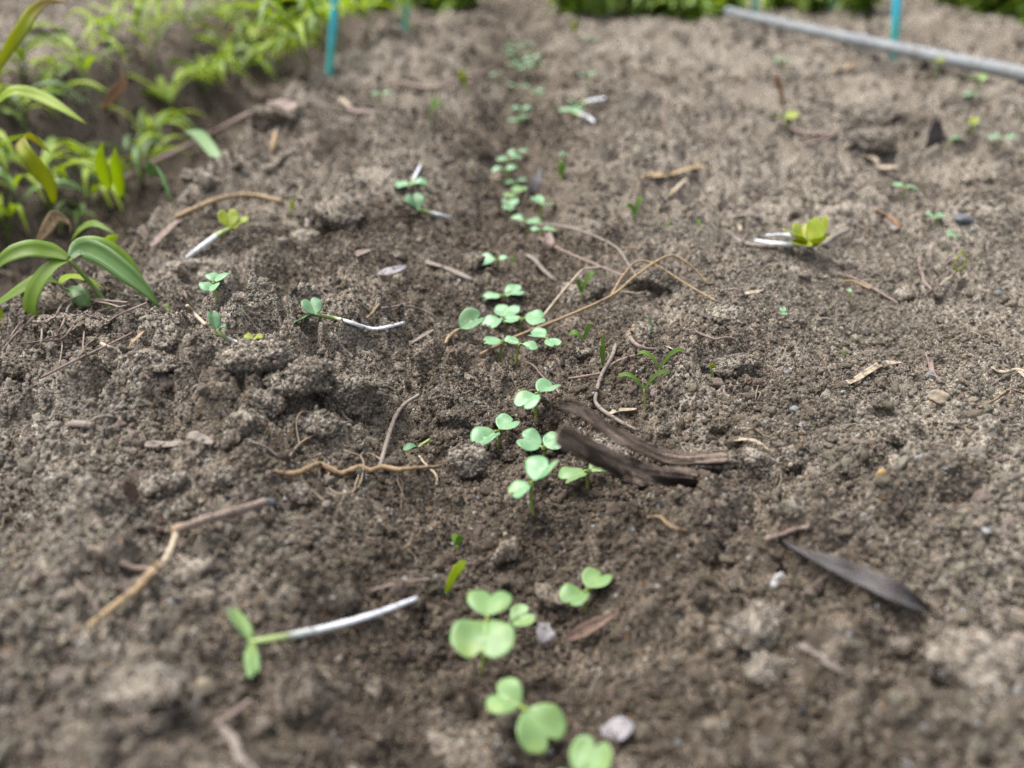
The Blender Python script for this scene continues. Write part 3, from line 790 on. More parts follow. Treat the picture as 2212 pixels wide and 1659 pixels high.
stone('dark round pebble at the end of the jointed pink stick', 582, 1094, 24, 24, 'stone_dark', 61, facet=0.15)
stone('angular slate grey pebble on the fine soil', 1716, 893, 30, 22, 'stone', 62)
stone('grey rock resting on top of the grey clod', 2025, 876, 52, 36, 'stone_tan', 64, facet=0.6, sink=0.15)
stone('round tan ball shaped pebble', 1706, 985, 28, 29, 'stone_tan', 65, facet=0.1)
stone('ochre pebble over a dark hollow', 1903, 1032, 21, 27, 'stone_ochre', 66, facet=0.2)
stone('pale kidney shaped pebble by the tall dark clod', 2122, 1147, 42, 22, 'stone_pale', 67, rough=.5, facet=0.5, tilt=0.4)
stone('white chalky stone near the dark curled leaf', 1683, 1262, 40, 34, 'stone_pale', 68, rough=.55, facet=0.7)
stone('slate chip beside the far leaf pair', 2080, 480, 42, 24, 'stone_dark', 71)
stone('grey pebble in pale soil near the looped sprout', 2156, 638, 15, 16, 'stone', 72, facet=0.3)
stone('brown block shaped pebble behind the stick joint', 205, 1205, 40, 40, 'stone_tan', 81, facet=0.6)
stone('tan block among roots in the near corner', 445, 1495, 56, 44, 'stone_tan', 82, facet=0.55)

# ------------------------------------------------------------------ radish seedlings
def seedling(label, u, v, h, leaves, mat='mint', base=None, r=9, seed=0, heart=True, group='seedlings of the sown row'):
    """crown seen at (u, v), h metres above the soil; leaves (az, tilt, width px, length/width, roll); base: foot in view pixels"""
    b = gp(*base) if base else None
    c = gp(u, v, h) if b is None else pY(u, v, b[1] - 0.001)
    if b is None: b = np.array([c[0], c[1], H1(c[0], c[1])])
    t = thing('radish_seedling', label, 'seedling', b, group)
    rad = px(c, r) / 2; g = Geo()
    m = (b + c) / 2 + np.array([(seed % 5 - 2) * 0.0006, 0.0005, 0.001])
    tube(g, [b - [0, 0, 0.004], b, m, c], [rad * 1.0, rad, rad * 0.85, rad * 0.9], 14, 8)
    for k, (az, ti, w, ar, ro) in enumerate(leaves):
        W = px(c, w * (0.66 if 18 <= seed <= 54 or seed in (56, 57, 59, 61, 63, 64, 65, 66) else 0.84 if 11 <= seed <= 17 else 0.87)); a = math.radians(az)
        d = np.array([math.cos(a), math.sin(a), 0.35]); q = c + nrm(d) * W * 0.10
        tube(g, [c - [0, 0, rad], (c + q) / 2 + [0, 0, rad * 0.3], q + nrm(d) * W * 0.05], [rad * 0.8, rad * 0.65, rad * 0.45], 6, 6)
        gl = Geo(); seed_leaf(gl, q, az, ti, W, ar, ro, 0.10, seed * 7 + k); gl.obj('seed_leaf', mat, t)
    if heart:
        tube(g, [c, c + [rad * 0.5, 0, rad * 2.0]], [rad * 0.6, rad * 0.2], 4, 5)
    g.obj('stem', 'stem', t)
    return t

seedling('seedling cut off by the bottom edge, one upright green leaf showing', 1258, 1690, .022, [(62, 42, 104, .95, -8), (200, 5, 80, .8, 0)], 'lime', None, 12, 1)
seedling('seedling pair member nearest the bottom, one leaf edge on and one hanging leaf', 1130, 1530, .020, [(150, 14, 100, .8, -18), (312, -16, 122, .85, 8)], 'lime', (1132, 1592), 13, 2)
seedling('biggest seedling of the row, with a broad kidney leaf towards the viewer', 1052, 1338, .022, [(262, -2, 146, .72, 3), (84, 12, 120, .75, 0)], 'lime', (1040, 1452), 10, 3)
seedling('small crumpled seedling tucked behind the biggest seedling', 1102, 1352, .014, [(28, 22, 62, .95, 10)], 'lime', None, 9, 4)
seedling('low lime seedling with four lobes, above the dead pink leaf', 1268, 1277, .011, [(222, 0, 84, .75, 8), (52, 16, 84, .8, -6)], 'lime', None, 11, 5)
seedling('tall seedling below the forked wood, with a big smooth upper leaf', 1148, 1044, .022, [(48, 28, 92, .80, -14), (205, -6, 72, .74, 8)], 'mint', (1152, 1122), 9, 6)
seedling('low seedling touching the dark forked wood', 1270, 1018, .011, [(205, 2, 82, .78, 10), (18, 12, 62, .7, 0)], 'lime', None, 8, 7)
seedling('soil flecked seedling behind the round brown clod', 1076, 932, .010, [(222, -2, 84, .78, 4), (42, 16, 66, .8, 0)], 'mint_speck', None, 8, 8)
seedling('soil flecked seedling with leaves raised like wings beside the forked wood', 1173, 968, .010, [(158, 20, 66, .9, -16), (28, 26, 56, .9, 14)], 'mint_speck', (1173, 988), 9, 9)
seedling('flat topped seedling standing alone behind the forked wood tip', 1161, 850, .017, [(232, -2, 64, .95, 0), (48, 4, 64, .95, 0)], 'mint', (1160, 908), 8, 10)
seedling('thin seedling with an edge on leaf, first of the trio below the straw', 1086, 738, .016, [(185, 6, 50, .9, 0), (10, 10, 38, .8, 0)], 'mint_speck', (1081, 787), 7, 11)
seedling('middle seedling of the trio below the straw, with a notched leaf', 1122, 744, .015, [(330, -6, 56, .75, -12), (150, 14, 42, .8, 0)], 'mint_speck', (1113, 786), 7, 12)
seedling('hindmost seedling of the trio below the straw', 1182, 732, .010, [(152, 12, 56, .85, 0), (300, -8, 46, .8, 0)], 'mint_speck', (1182, 760), 6, 13)
seedling('seedling with two spread leaves where the straw meets the row', 1086, 688, .010, [(70, 22, 62, .8, -5), (218, -4, 64, .75, 8)], 'mint_speck', (1090, 706), 7, 14)
seedling('seedling with one broad wavy leaf crossing the straw base', 1128, 690, .012, [(5, 8, 66, .8, 6), (170, 10, 60, .7, 0)], 'mint', (1127, 724), 7, 15)
seedling('seedling with a leaf tilted up, one step beyond the straw', 1086, 640, .010, [(15, 16, 66, .75, 8), (186, 4, 60, .75, 0)], 'mint', (1087, 656), 7, 16)
seedling('lone pale seedling with a single flat leaf in the middle of the row', 1076, 562, .008, [(200, 2, 62, .75, 0), (20, 20, 30, .8, 0)], 'mint', None, 6, 17)
seedling('seedling at the start of the far cluster, flat oval leaf', 1170, 496, .010, [(10, 4, 52, .8, 0), (190, 8, 40, .8, 0)], 'mint', None, 5, 18)
seedling('seedling with long overlapping leaves in the far cluster', 1134, 478, .014, [(340, 2, 58, .8, 0), (160, 12, 56, .8, 0)], 'mint', (1137, 505), 5, 19)
seedling('upright two leaf seedling on the far side of the cluster', 1172, 442, .018, [(130, 30, 46, .95, 0), (320, 18, 48, .9, -10)], 'mint', (1168, 473), 6, 20)
seedling('dull leaf seedling under the overlapping leaves', 1106, 447, .014, [(100, 24, 48, .9, 0), (250, 6, 44, .8, 0)], 'mint', None, 5, 21)
seedling('yellowish seedling half hidden in the far cluster', 1112, 418, .014, [(60, 26, 52, .9, 0), (240, 0, 44, .9, 0)], 'lime', None, 5, 22)
seedling('white topped seedling stacked over the yellowish one', 1114, 394, .018, [(180, 6, 48, .7, 0), (10, 8, 48, .7, 0)], 'mint', None, 5, 23)
seedling('leftward leaning seedling of the far cluster', 1092, 368, .016, [(190, 4, 50, .8, 0), (20, 14, 48, .8, 0)], 'mint', None, 5, 24)
seedling('pale seedling topping the stacked far cluster', 1100, 345, .018, [(180, 8, 46, .8, 0), (0, 14, 44, .8, 0)], 'mint', None, 5, 25)
seedling('hindmost seedling of the stacked far cluster', 1118, 330, .014, [(20, 18, 40, .8, 0), (200, 4, 36, .8, 0)], 'mint', None, 4, 26)
seedling('tiny round leaf seedling beside the far upright shoot', 1216, 334, .012, [(250, 10, 24, .9, 0), (80, 15, 22, .9, 0)], 'mint', None, 4, 27)
seedling('blurred seedling with double leaf in the distant row', 1126, 238, .016, [(175, 8, 44, .7, 0), (5, 8, 44, .7, 0)], 'mint', None, 4, 28)
seedling('blurred seedling just in front of the distant double leaf', 1122, 258, .014, [(200, 2, 40, .9, 0), (40, 16, 36, .9, 0)], 'mint', None, 4, 29)
seedling('distant seedling with dark underside along the row', 1122, 188, .018, [(190, 10, 40, .8, 0), (350, 10, 36, .8, 0)], 'mint', None, 4, 30)
seedling('distant small bluish seedling beside the row', 1163, 200, .016, [(45, 12, 34, .8, 0), (225, 4, 26, .8, 0)], 'mint', None, 4, 31)
for i, (u, v, w) in enumerate([(1108, 92, 24), (1122, 104, 26), (1142, 96, 24), (1104, 118, 28), (1130, 122, 30), (1150, 128, 34), (1112, 140, 32), (1138, 147, 36), (1160, 142, 34), (1096, 104, 24)]):
    seedling('tiny blurred seedling in the distant clump at the end of the row', u, v, .02, [(170 + 20 * (i % 3), 8, w, .75, 0), (350 + 25 * (i % 4), 12, w, .75, 0)], 'mint', None, 3, 40 + i, group='distant clump of seedlings')
seedling('lone distant seedling off to the side of the distant clump', 1270, 162, .018, [(20, 25, 36, .8, 0), (200, 5, 30, .8, 0)], 'mint', None, 4, 51)
seedling('faint distant seedling near the end of the bed', 1276, 84, .018, [(0, 8, 30, .8, 0), (180, 8, 30, .8, 0)], 'mint', None, 3, 52)
seedling('small white leaf seedling just this side of the distant clump', 1075, 160, .016, [(10, 5, 28, .8, 0), (190, 5, 28, .8, 0)], 'mint', None, 3, 53)
seedling('pale distant seedling beside the long brown stalk', 822, 202, .020, [(175, 6, 40, .7, 0), (5, 6, 40, .7, 0)], 'mint', None, 4, 54)
seedling('lone mint seedling with a heart leaf between the grass and the white root', 462, 612, .014, [(88, 30, 60, .70, 0), (265, 4, 54, .62, 0)], 'mint', (469, 640), 8, 55)
seedling('blurred seedling with two flat leaves, first on the far side', 1956, 406, .013, [(165, 14, 46, .8, 0), (345, 2, 46, .8, 0)], 'mint', None, 5, 56)
seedling('white leaved seedling left of the slate chip', 2022, 472, .014, [(155, 30, 40, .8, 0), (20, 8, 44, .8, 0)], 'mint', (2020, 488), 6, 57)
seedling('single pale leaf seedling below the slate chip', 2050, 513, .006, [(35, 10, 42, .85, 0)], 'mint', None, 4, 58)
seedling('bright blurred seedling near the frame side, far across the bed', 2165, 297, .014, [(160, 12, 46, .8, 0), (335, 2, 48, .8, 0)], 'mint', None, 4, 59)
seedling('small seedling beside the upright brown flap', 2056, 302, .010, [(10, 10, 36, .8, 0)], 'mint', None, 4, 60)
seedling('pale seedling far off in line with the blue stake', 1695, 132, .018, [(180, 4, 38, .7, 0), (0, 8, 38, .7, 0)], 'mint', None, 4, 61)
seedling('lime seedling at the foot of the rusty stalk', 1700, 258, .012, [(40, 30, 34, .9, 0), (190, 20, 32, .9, 0)], 'yellow', None, 5, 62)
seedling('yellowish seedling in front of the pipe', 2026, 135, .030, [(30, 25, 40, .8, 0), (200, 25, 40, .8, 0)], 'yellow', None, 5, 63)
seedling('green blurred seedling under the pipe', 2112, 176, .016, [(20, 40, 36, .9, 0), (200, 30, 38, .9, 0)], 'strap', None, 5, 64)
seedling('pale seedling under the green blurred one near the pipe', 2104, 203, .010, [(180, 6, 34, .8, 0), (0, 6, 34, .8, 0)], 'mint', None, 4, 65)
seedling('curly yellow seedling near the frame side', 2105, 268, .014, [(70, 40, 30, .9, 0), (220, 20, 28, .9, 0)], 'yellow', None, 5, 66)
seedling('tiny pale round seedling in the fine soil', 1692, 675, .004, [(90, 40, 16, .9, 0), (270, 0, 16, .8, 0)], 'mint', None, 4, 67)
seedling('single tiny white leaf seedling in the fine soil', 1836, 632, .005, [(100, 30, 14, .9, 0)], 'mint', None, 4, 68)

# ------------------------------------------------------------------ pulled seedlings with bleached stems
def pulled(label, path, r, leaves, lmat, hs=None, seed=0, smat='stem_white'):
    """path from the crown to the root tip in view pixels"""
    hs = hs or [0.004] * len(path); P = [gp(u, v, h) for (u, v), h in zip(path, hs)]
    b = P[len(P) // 2]; t = thing('uprooted_seedling', label, 'seedling', b, 'uprooted seedlings lying on the soil')
    rad = px(P[0], r * .95) / 2; g = Geo(); tube(g, P, [rad * 0.8, rad * 0.95, rad, rad * .95, rad * 0.85, rad * .7], 30, 9, 0.10, seed, lie=True); P[0] = P[0] + [0, 0, max(0, g.V[0][2] - P[0][2])]; g.obj('stem', smat, t)
    for k, (az, ti, w, ar, ro) in enumerate(leaves):
        W = px(P[0], w); a = math.radians(az); q = P[0] + np.array([math.cos(a), math.sin(a), 0.3]) * W * 0.08
        gl = Geo(); tube(gl, [P[0], q, q + (q - P[0]) * 0.5], [rad * 0.7, rad * 0.5, rad * .3], 5, 6)
        seed_leaf(gl, q, az, ti, W, ar, ro, 0.12, seed * 11 + k); gl.obj('seed_leaf', lmat, t)
    return t
pulled('pulled seedling with a long lilac white stem lying near the bottom', [(540, 1388), (600, 1379), (645, 1370), (700, 1358), (800, 1330), (900, 1293)], 19, [(128, 22, 44, 2.1, 35), (288, -14, 40, 2.0, 42)], 'lime', [.010, .008, .006, .006, .008, .010], 1)
pulled('pulled seedling with a white bent stem behind the crusted heap', [(684, 681), (715, 690), (760, 702), (800, 711), (835, 707), (873, 697)], 11, [(120, 38, 48, .95, 0), (205, 0, 52, .9, 25)], 'dull', [.008, .006, .005, .004, .004, .008], 2)
pulled('yellow leaved seedling lying with its white stem towards the grass', [(497, 494), (470, 508), (445, 526), (425, 541), (404, 557)], 13, [(110, 58, 42, 1.0, 0), (15, 34, 46, .9, 0)], 'yellow', [.016, .012, .008, .006, .004], 3)
pulled('wilted seedling with short white stem beyond the flat topped clod', [(905, 454), (930, 461), (950, 465), (972, 470)], 11, [(150, 20, 56, .9, 20), (120, 50, 40, 1.0, 0)], 'dull', [.008, .006, .005, .004], 4)
pulled('wilted white leaf seedling lying below its dry stalk', [(888, 402), (893, 388), (900, 375), (908, 358)], 9, [(180, 4, 44, .8, 0), (0, 4, 40, .8, 0)], 'mint', [.006, .008, .010, .012], 5)
pulled('bunch member with yellow cupped leaves and thick white stem', [(1738, 522), (1710, 528), (1670, 526), (1632, 520)], 12, [(200, 40, 62, .8, 0), (250, 15, 60, .8, 0), (90, 50, 50, .9, 0)], 'yellow', [.014, .010, .007, .006], 6)
pulled('bunch member with a leaf folded upright and a second white stem', [(1760, 530), (1735, 514), (1700, 508), (1655, 509)], 10, [(70, 62, 62, 1.0, -50), (300, 50, 44, .9, 0)], 'yellow', [.014, .014, .012, .010], 7)
pulled('fallen greenish seedling with frayed tip on the crusted heap', [(468, 712), (484, 728), (505, 738), (530, 744), (558, 746)], 11, [(120, 55, 26, 1.6, 0), (30, 20, 22, 1.0, 0)], 'dull', [.010, .008, .006, .005, .004], 8)
pulled('faint pulled seedling far along the row with a lilac stem', [(1240, 244), (1255, 248), (1270, 254), (1284, 264)], 9, [(170, 15, 34, .9, 0), (60, 30, 30, .9, 0)], 'mint', [.012, .010, .008, .006], 9)
pulled('flattened seedling with a long pale stem near the far row', [(1250, 226), (1270, 220), (1290, 216), (1308, 213)], 10, [(180, 10, 24, .9, 0)], 'mint', [.010, .010, .010, .010], 10)
pulled('limp green seedling with red base beside the straw foot', [(990, 712), (978, 720), (968, 730), (962, 742)], 9, [(20, 30, 56, 1.0, 20)], 'dull', [.010, .008, .006, .002], 11, 'straw')
pulled('crushed green sprig near the grey twig', [(905, 966), (912, 960), (920, 955), (928, 949)], 8, [(205, 10, 34, .9, 15)], 'dull', [.006, .006, .007, .009], 12, 'stem')
pulled('little torn green leaf at the back of the crusted heap', [(548, 732), (553, 734), (558, 736), (562, 737)], 5, [(180, 20, 26, .8, 0), (10, 20, 26, .8, 0)], 'yellow', [.005, .005, .005, .004], 13, 'stem')

# ------------------------------------------------------------------ narrow leaved sprouts
def sprout(label, foot, crown, tips, w=8, mat='strap', lift=0.004, seed=0, h=None):
    """foot and crown in view pixels, tips of its narrow leaves likewise"""
    b = gp(*foot); Y = b[1]; c = pY(*crown, Y)
    t = thing('narrow_leaved_sprout', label, 'sprout', b, 'narrow leaved sprouts')
    rad = px(c, w * 0.34) / 2 + 0.0002; g = Geo(); tube(g, [b - [0, 0, .003], b, (b + c) / 2, c], rad, 10, 6); g.obj('stem', 'stem', t)
    for k, (u, v) in enumerate(tips):
        e = pY(u, v, Y + (-0.002 if k else 0.003)); m1 = c + (e - c) * 0.35 + [0, 0, lift * (1 if abs(u - crown[0]) > 12 else 0)]; m2 = c + (e - c) * 0.7 + [0, 0, lift * (1 if abs(u - crown[0]) > 12 else 0)]
        gl = Geo(); ribbon(gl, [c - [0, 0, rad], m1, m2, e], px(c, w), (0, -0.7, 0.7), 0.3, 0.0004, 16, profile=[(0, .4), (.25, .8), (.6, 1), (.9, .7), (1, .15)]); gl.obj('strap_leaf', mat, t)
    return t
sprout('sprout with two long strap leaves opened wide, behind the forked wood', (1394, 885), (1391, 840), [(1333, 814), (1448, 806)], 9)
sprout('sprout with two drooping strap leaves beside the crusted clod', (1424, 805), (1424, 796), [(1377, 764), (1479, 757)], 9)
sprout('single upright green blade beside the pinkish stalk', (1304, 808), (1303, 790), [(1302, 722), (1298, 745)], 9)
sprout('small sprout with a curled and a straight leaf near the straw', (1261, 745), (1260, 738), [(1228, 725), (1281, 704)], 10)
sprout('dark thin bent sprout in front of the crumbly soil', (1414, 728), (1411, 714), [(1400, 682)], 6, 'dull')
sprout('forked green sprout between the straw legs', (1258, 658), (1256, 630), [(1286, 589), (1246, 602)], 11)
sprout('soft green forked sprout beyond the straw arch', (1372, 476), (1371, 462), [(1388, 428), (1353, 448)], 12)
sprout('faint short sprout beside the soft green forked one', (1448, 500), (1448, 492), [(1446, 480), (1451, 480)], 8)
sprout('faintest tiny sprout near the bleached root', (1510, 492), (1510, 486), [(1508, 474)], 8)
sprout('upright shoot with round bud, far along the row', (1214, 392), (1213, 378), [(1210, 348), (1218, 352)], 14)
sprout('bright sprout with two blades parted, above the tall near seedlings', (962, 1284), (963, 1278), [(1006, 1212), (923, 1306)], 21, 'grass_lime', 0.002)
sprout('small green leaf scrap standing in the moist furrow', (989, 1188), (988, 1178), [(980, 1152), (996, 1156)], 16, 'strap')
sprout('slim yellow green shoot by the pale seedling', (1108, 575), (1108, 570), [(1107, 550)], 7)
sprout('tiny green needle on the fine soil', (1823, 775), (1823, 770), [(1818, 755)], 5)
sprout('thin green stalk sprout far away near the white leaf', (928, 262), (932, 240), [(940, 205), (958, 222)], 9)
sprout('yellowed upright sprout in the distance', (1010, 198), (1003, 180), [(995, 150), (1000, 160)], 16, 'yellow')
sprout('yellow speck sprout at the far end of the bed', (1240, 75), (1240, 66), [(1237, 46), (1243, 50)], 16, 'yellow')
sprout('thin yellow sprout on the dark soil by the flat clod', (629, 475), (629, 455), [(630, 430), (636, 434)], 8, 'yellow')
sprout('small green hair sprout by the dark hole', (838, 602), (836, 590), [(834, 577)], 5)

def hook_sprout():
    b = gp(1541, 826); Y = b[1]; t = thing('hooked_sprout', 'yellow sprout with hooked head just breaking the soil', 'sprout', b)
    g = Geo(); tube(g, [b - [0, 0, .003], pY(1541, 815, Y), pY(1537, 800, Y), pY(1535, 794, Y)], px(b, 2.6), 12, 7); g.obj('stem', 'stem', t)
    g = Geo(); ribbon(g, [pY(1535, 795, Y), pY(1536, 789, Y), pY(1542, 790, Y), pY(1548, 796, Y)], px(b, 10), (0, -1, .3), .5, .0005, 10); g.obj('seed_leaf', 'yellow', t)
hook_sprout()
def loop_sprout():
    b = gp(2010, 642); t = thing('looped_sprout', 'pale stalk lying on dry soil ending in two looped yellow leaves', 'sprout', b)
    g = Geo(); tube(g, [gp(2012, 640, .002), gp(2035, 612, .006), gp(2055, 598, .009), gp(2066, 586, .012)], px(b, 2.6), 16, 6); g.obj('stem', 'straw_pale', t)
    Y = gp(2066, 586, .012)[1]
    for pts in ([(2066, 586), (2062, 568), (2072, 552), (2079, 541)], [(2066, 586), (2084, 572), (2087, 560), (2080, 541)]):
        g = Geo(); tube(g, [pY(u, v, Y) for u, v in pts], px(b, 1.9), 12, 5); g.obj('seed_leaf', 'yellow', t)
loop_sprout()

# ------------------------------------------------------------------ straw, sticks, roots
def stalk(label, path, w, mat='straw', h=0.002, name='dry_straw', cat='straw', group='bits of dry straw on the soil', flat=False, rough=0.08, seed=0, sides=7, n=26):
    """lying stalk through view pixels (u, v) or (u, v, height), w px thick"""
    P = [gp(q[0], q[1], q[2] if len(q) > 2 else h) for q in path]
    g = Geo(); W = px(P[len(P) // 2], w)
    if flat: ribbon(g, P, W, (0, -.35, 1), 0.25, max(0.0004, W * 0.16), n, profile=[(0, .35), (.04, .8), (.12, 1), (.5, .85), (.85, .9), (.96, .5), (1, .2)], wave=0.25, seed=seed, lie=0.15)
    else: tube(g, P, [W * .48, W * .5, W * .46, W * .42], n, sides, rough, seed, lie=True)
    return tag(g.obj(name, mat, None, tuple(P[0])), label, cat, group)

def arching_straw():
    P0 = gp(1052, 762, .003); t = thing('branched_straw', 'long branched dry straw arching from the row over the clods', 'straw', P0)
    def seg(nm, pts, w, mat='straw'):
        P = [gp(553 * 2 + x / 4, 415 + y / 4, h) for x, y, h in pts]; g = Geo()
        tube(g, P, [px(P[0], w) / 2, px(P[-1], w * 0.75) / 2], 34, 7, 0.08, len(nm), lie=True); return g.obj(nm, mat, t)
    seg('main_stalk', [(-270, 1400, .003), (0, 1262, .005), (430, 1090, .012), (850, 900, .018), (1040, 745, .024), (1230, 610, .026), (1380, 545, .024), (1480, 590, .020), (1600, 690, .010), (1690, 800, .003)], 7.5)
    seg('side_stalk', [(850, 905, .018), (960, 720, .026), (1080, 600, .030), (1230, 622, .026), (1500, 790, .012), (1780, 950, .003)], 5.5)
    seg('side_stalk', [(195, 1165, .006), (430, 870, .016), (540, 745, .020), (620, 668, .022), (760, 650, .016)], 6, 'straw_pale')
    seg('side_stalk', [(220, 390, .004), (450, 510, .010), (780, 650, .014), (960, 722, .012)], 6, 'straw_pink')
    seg('side_stalk', [(200, 280, .006), (400, 290, .012), (640, 350, .018), (890, 470, .020), (990, 600, .018), (1080, 742, .018)], 5.5, 'straw_grey')
    seg('side_stalk', [(820, 585, .010), (880, 520, .014), (930, 490, .012), (1050, 478, .006)], 4.5)
    seg('side_stalk', [(930, 860, .016), (1040, 872, .010), (1135, 905, .003)], 5, 'straw_pale')
arching_straw()

def forked_wood():
    b = gp(1500, 1005); t = thing('forked_wood', 'dark split piece of wood with two prongs rising towards the seedlings', 'wood', b)
    Y0 = b[1]
    def prong(pts, w, seed, up, prof):
        P = [pY(u, v, Y0 + dy) for u, v, dy in pts]; g = Geo()
        ribbon(g, P, px(b, w), up, 0.10, 0.0011, 60, (0, 0.3), 0.12, seed, prof, 13, lie=False)
        V = np.array(g.V); k = 60 * 13; jag = np.repeat(np.random.default_rng(seed).normal(size=(60, 13)).cumsum(0)[:, :, None] * .00018, 3, 2).reshape(-1, 3) * [0, 1, 1]; V[:k] += jag; V[k:] += jag; g.V = list(V); return g.obj('prong', 'wood', t)
    prong([(1206, 872, -.050), (1245, 879, -.044), (1325, 932, -.032), (1410, 972, -.020), (1465, 986, -.016), (1520, 987, -.014), (1572, 983, -.012)], 27, 1, (0, -.75, .6), [(0, .25), (.08, .75), (.4, 1), (.65, .75), (.85, .42), (1, .35)])
    prong([(1206, 936, -.072), (1290, 984, -.058), (1370, 1018, -.044), (1430, 1028, -.036), (1510, 1030, -.028)], 42, 2, (0, -.75, .6), [(0, .85), (.05, 1), (.5, 1.05), (.8, .7), (1, .3)])
forked_wood()

def tan_root():
    path = [(592, 1016, .001), (606, 1020, .003), (640, 1022, .005), (668, 1010, .006), (690, 1003, .006), (712, 1012, .005), (735, 1024, .004), (758, 1018, .004), (780, 1011, .005), (800, 1020, .004), (826, 1014, .005), (860, 1022, .005), (885, 1022, .004), (950, 1018, .004)]
    P = [gp(u, v, h) for u, v, h in path]; t = thing('tan_root', 'thick wavy tan root lying across the slope with fine rootlets', 'root', P[0])
    g = Geo(); r = px(P[4], 13.5) / 2; tube(g, P, [r * .45, r * .9, r, r * .95, r, r * .8, r * .85, r * .62], 70, 10, 0.10, 5, lie=True); g.obj('main_root', 'root', t)
    for pts in ([(614, 1012), (650, 965), (700, 940), (728, 915), (680, 898), (652, 890), (640, 915), (648, 965)], [(612, 1030), (650, 1035), (678, 1062), (710, 1095)], [(752, 990), (785, 1005), (775, 1060), (740, 1070), (710, 1050), (712, 1010)],
                [(770, 1000), (800, 985), (830, 1005), (850, 1018), (860, 1035), (840, 1045)], [(858, 1018), (860, 1040), (868, 1060), (872, 1075)], [(690, 1010), (692, 1030), (700, 1045), (720, 1050)], [(880, 1012), (900, 998), (912, 985)], [(742, 972), (775, 985), (782, 1010), (770, 1045), (764, 1070)]):
        g = Geo(); tube(g, [gp(u, v, .0025) for u, v in pts], 0.00036, 40, 5, 0.2, 3, lie=True); g.obj('rootlet', 'roothair', t)
tan_root()

stalk('straight grey twig standing up from the thick tan root', [(822, 1006, .004), (834, 960, .006), (852, 905, .008), (872, 875, .010), (905, 853, .008)], 10, 'straw_grey', name='dry_twig', cat='twig', rough=.12)

def jointed_stick():
    P0 = gp(190, 1355, .003); t = thing('jointed_stick', 'pink and tan jointed stalk lying across the near slope', 'stalk', P0)
    def seg(nm, pts, w, mat, r2=.9):
        P = [gp(*q) for q in pts]; g = Geo(); tube(g, P, [px(P[0], w) / 2, px(P[-1], w * r2) / 2], 24, 9, .11, len(pts), lie=True); g.obj(nm, mat, t)
    seg('stalk', [(384, 1145, .010), (440, 1124, .011), (510, 1104, .010), (574, 1084, .008)], 19, 'straw_pink', .95)
    seg('stalk', [(386, 1142, .010), (372, 1180, .008), (352, 1218, .006), (330, 1245, .005)], 17, 'straw_pale')
    seg('stalk', [(345, 1225, .006), (300, 1270, .006), (252, 1306, .005), (190, 1356, .004)], 21, 'straw', .7)
    seg('node', [(376, 1150, .010), (386, 1142, .010), (396, 1139, .010)], 24, 'straw')
    seg('torn_sheath', [(260, 1222, .003), (300, 1228, .004), (345, 1228, .006)], 15, 'straw_pink', .6)
    seg('torn_sheath', [(385, 1200, .006), (420, 1226, .004), (456, 1248, .002)], 11, 'straw_pink', .6)
    seg('torn_sheath', [(345, 1232, .008), (330, 1215, .012), (322, 1200, .014)], 8, 'straw', .4)
    seg('torn_sheath', [(160, 1250, .002), (190, 1290, .003), (220, 1326, .004)], 9, 'straw_pink', .6)
jointed_stick()

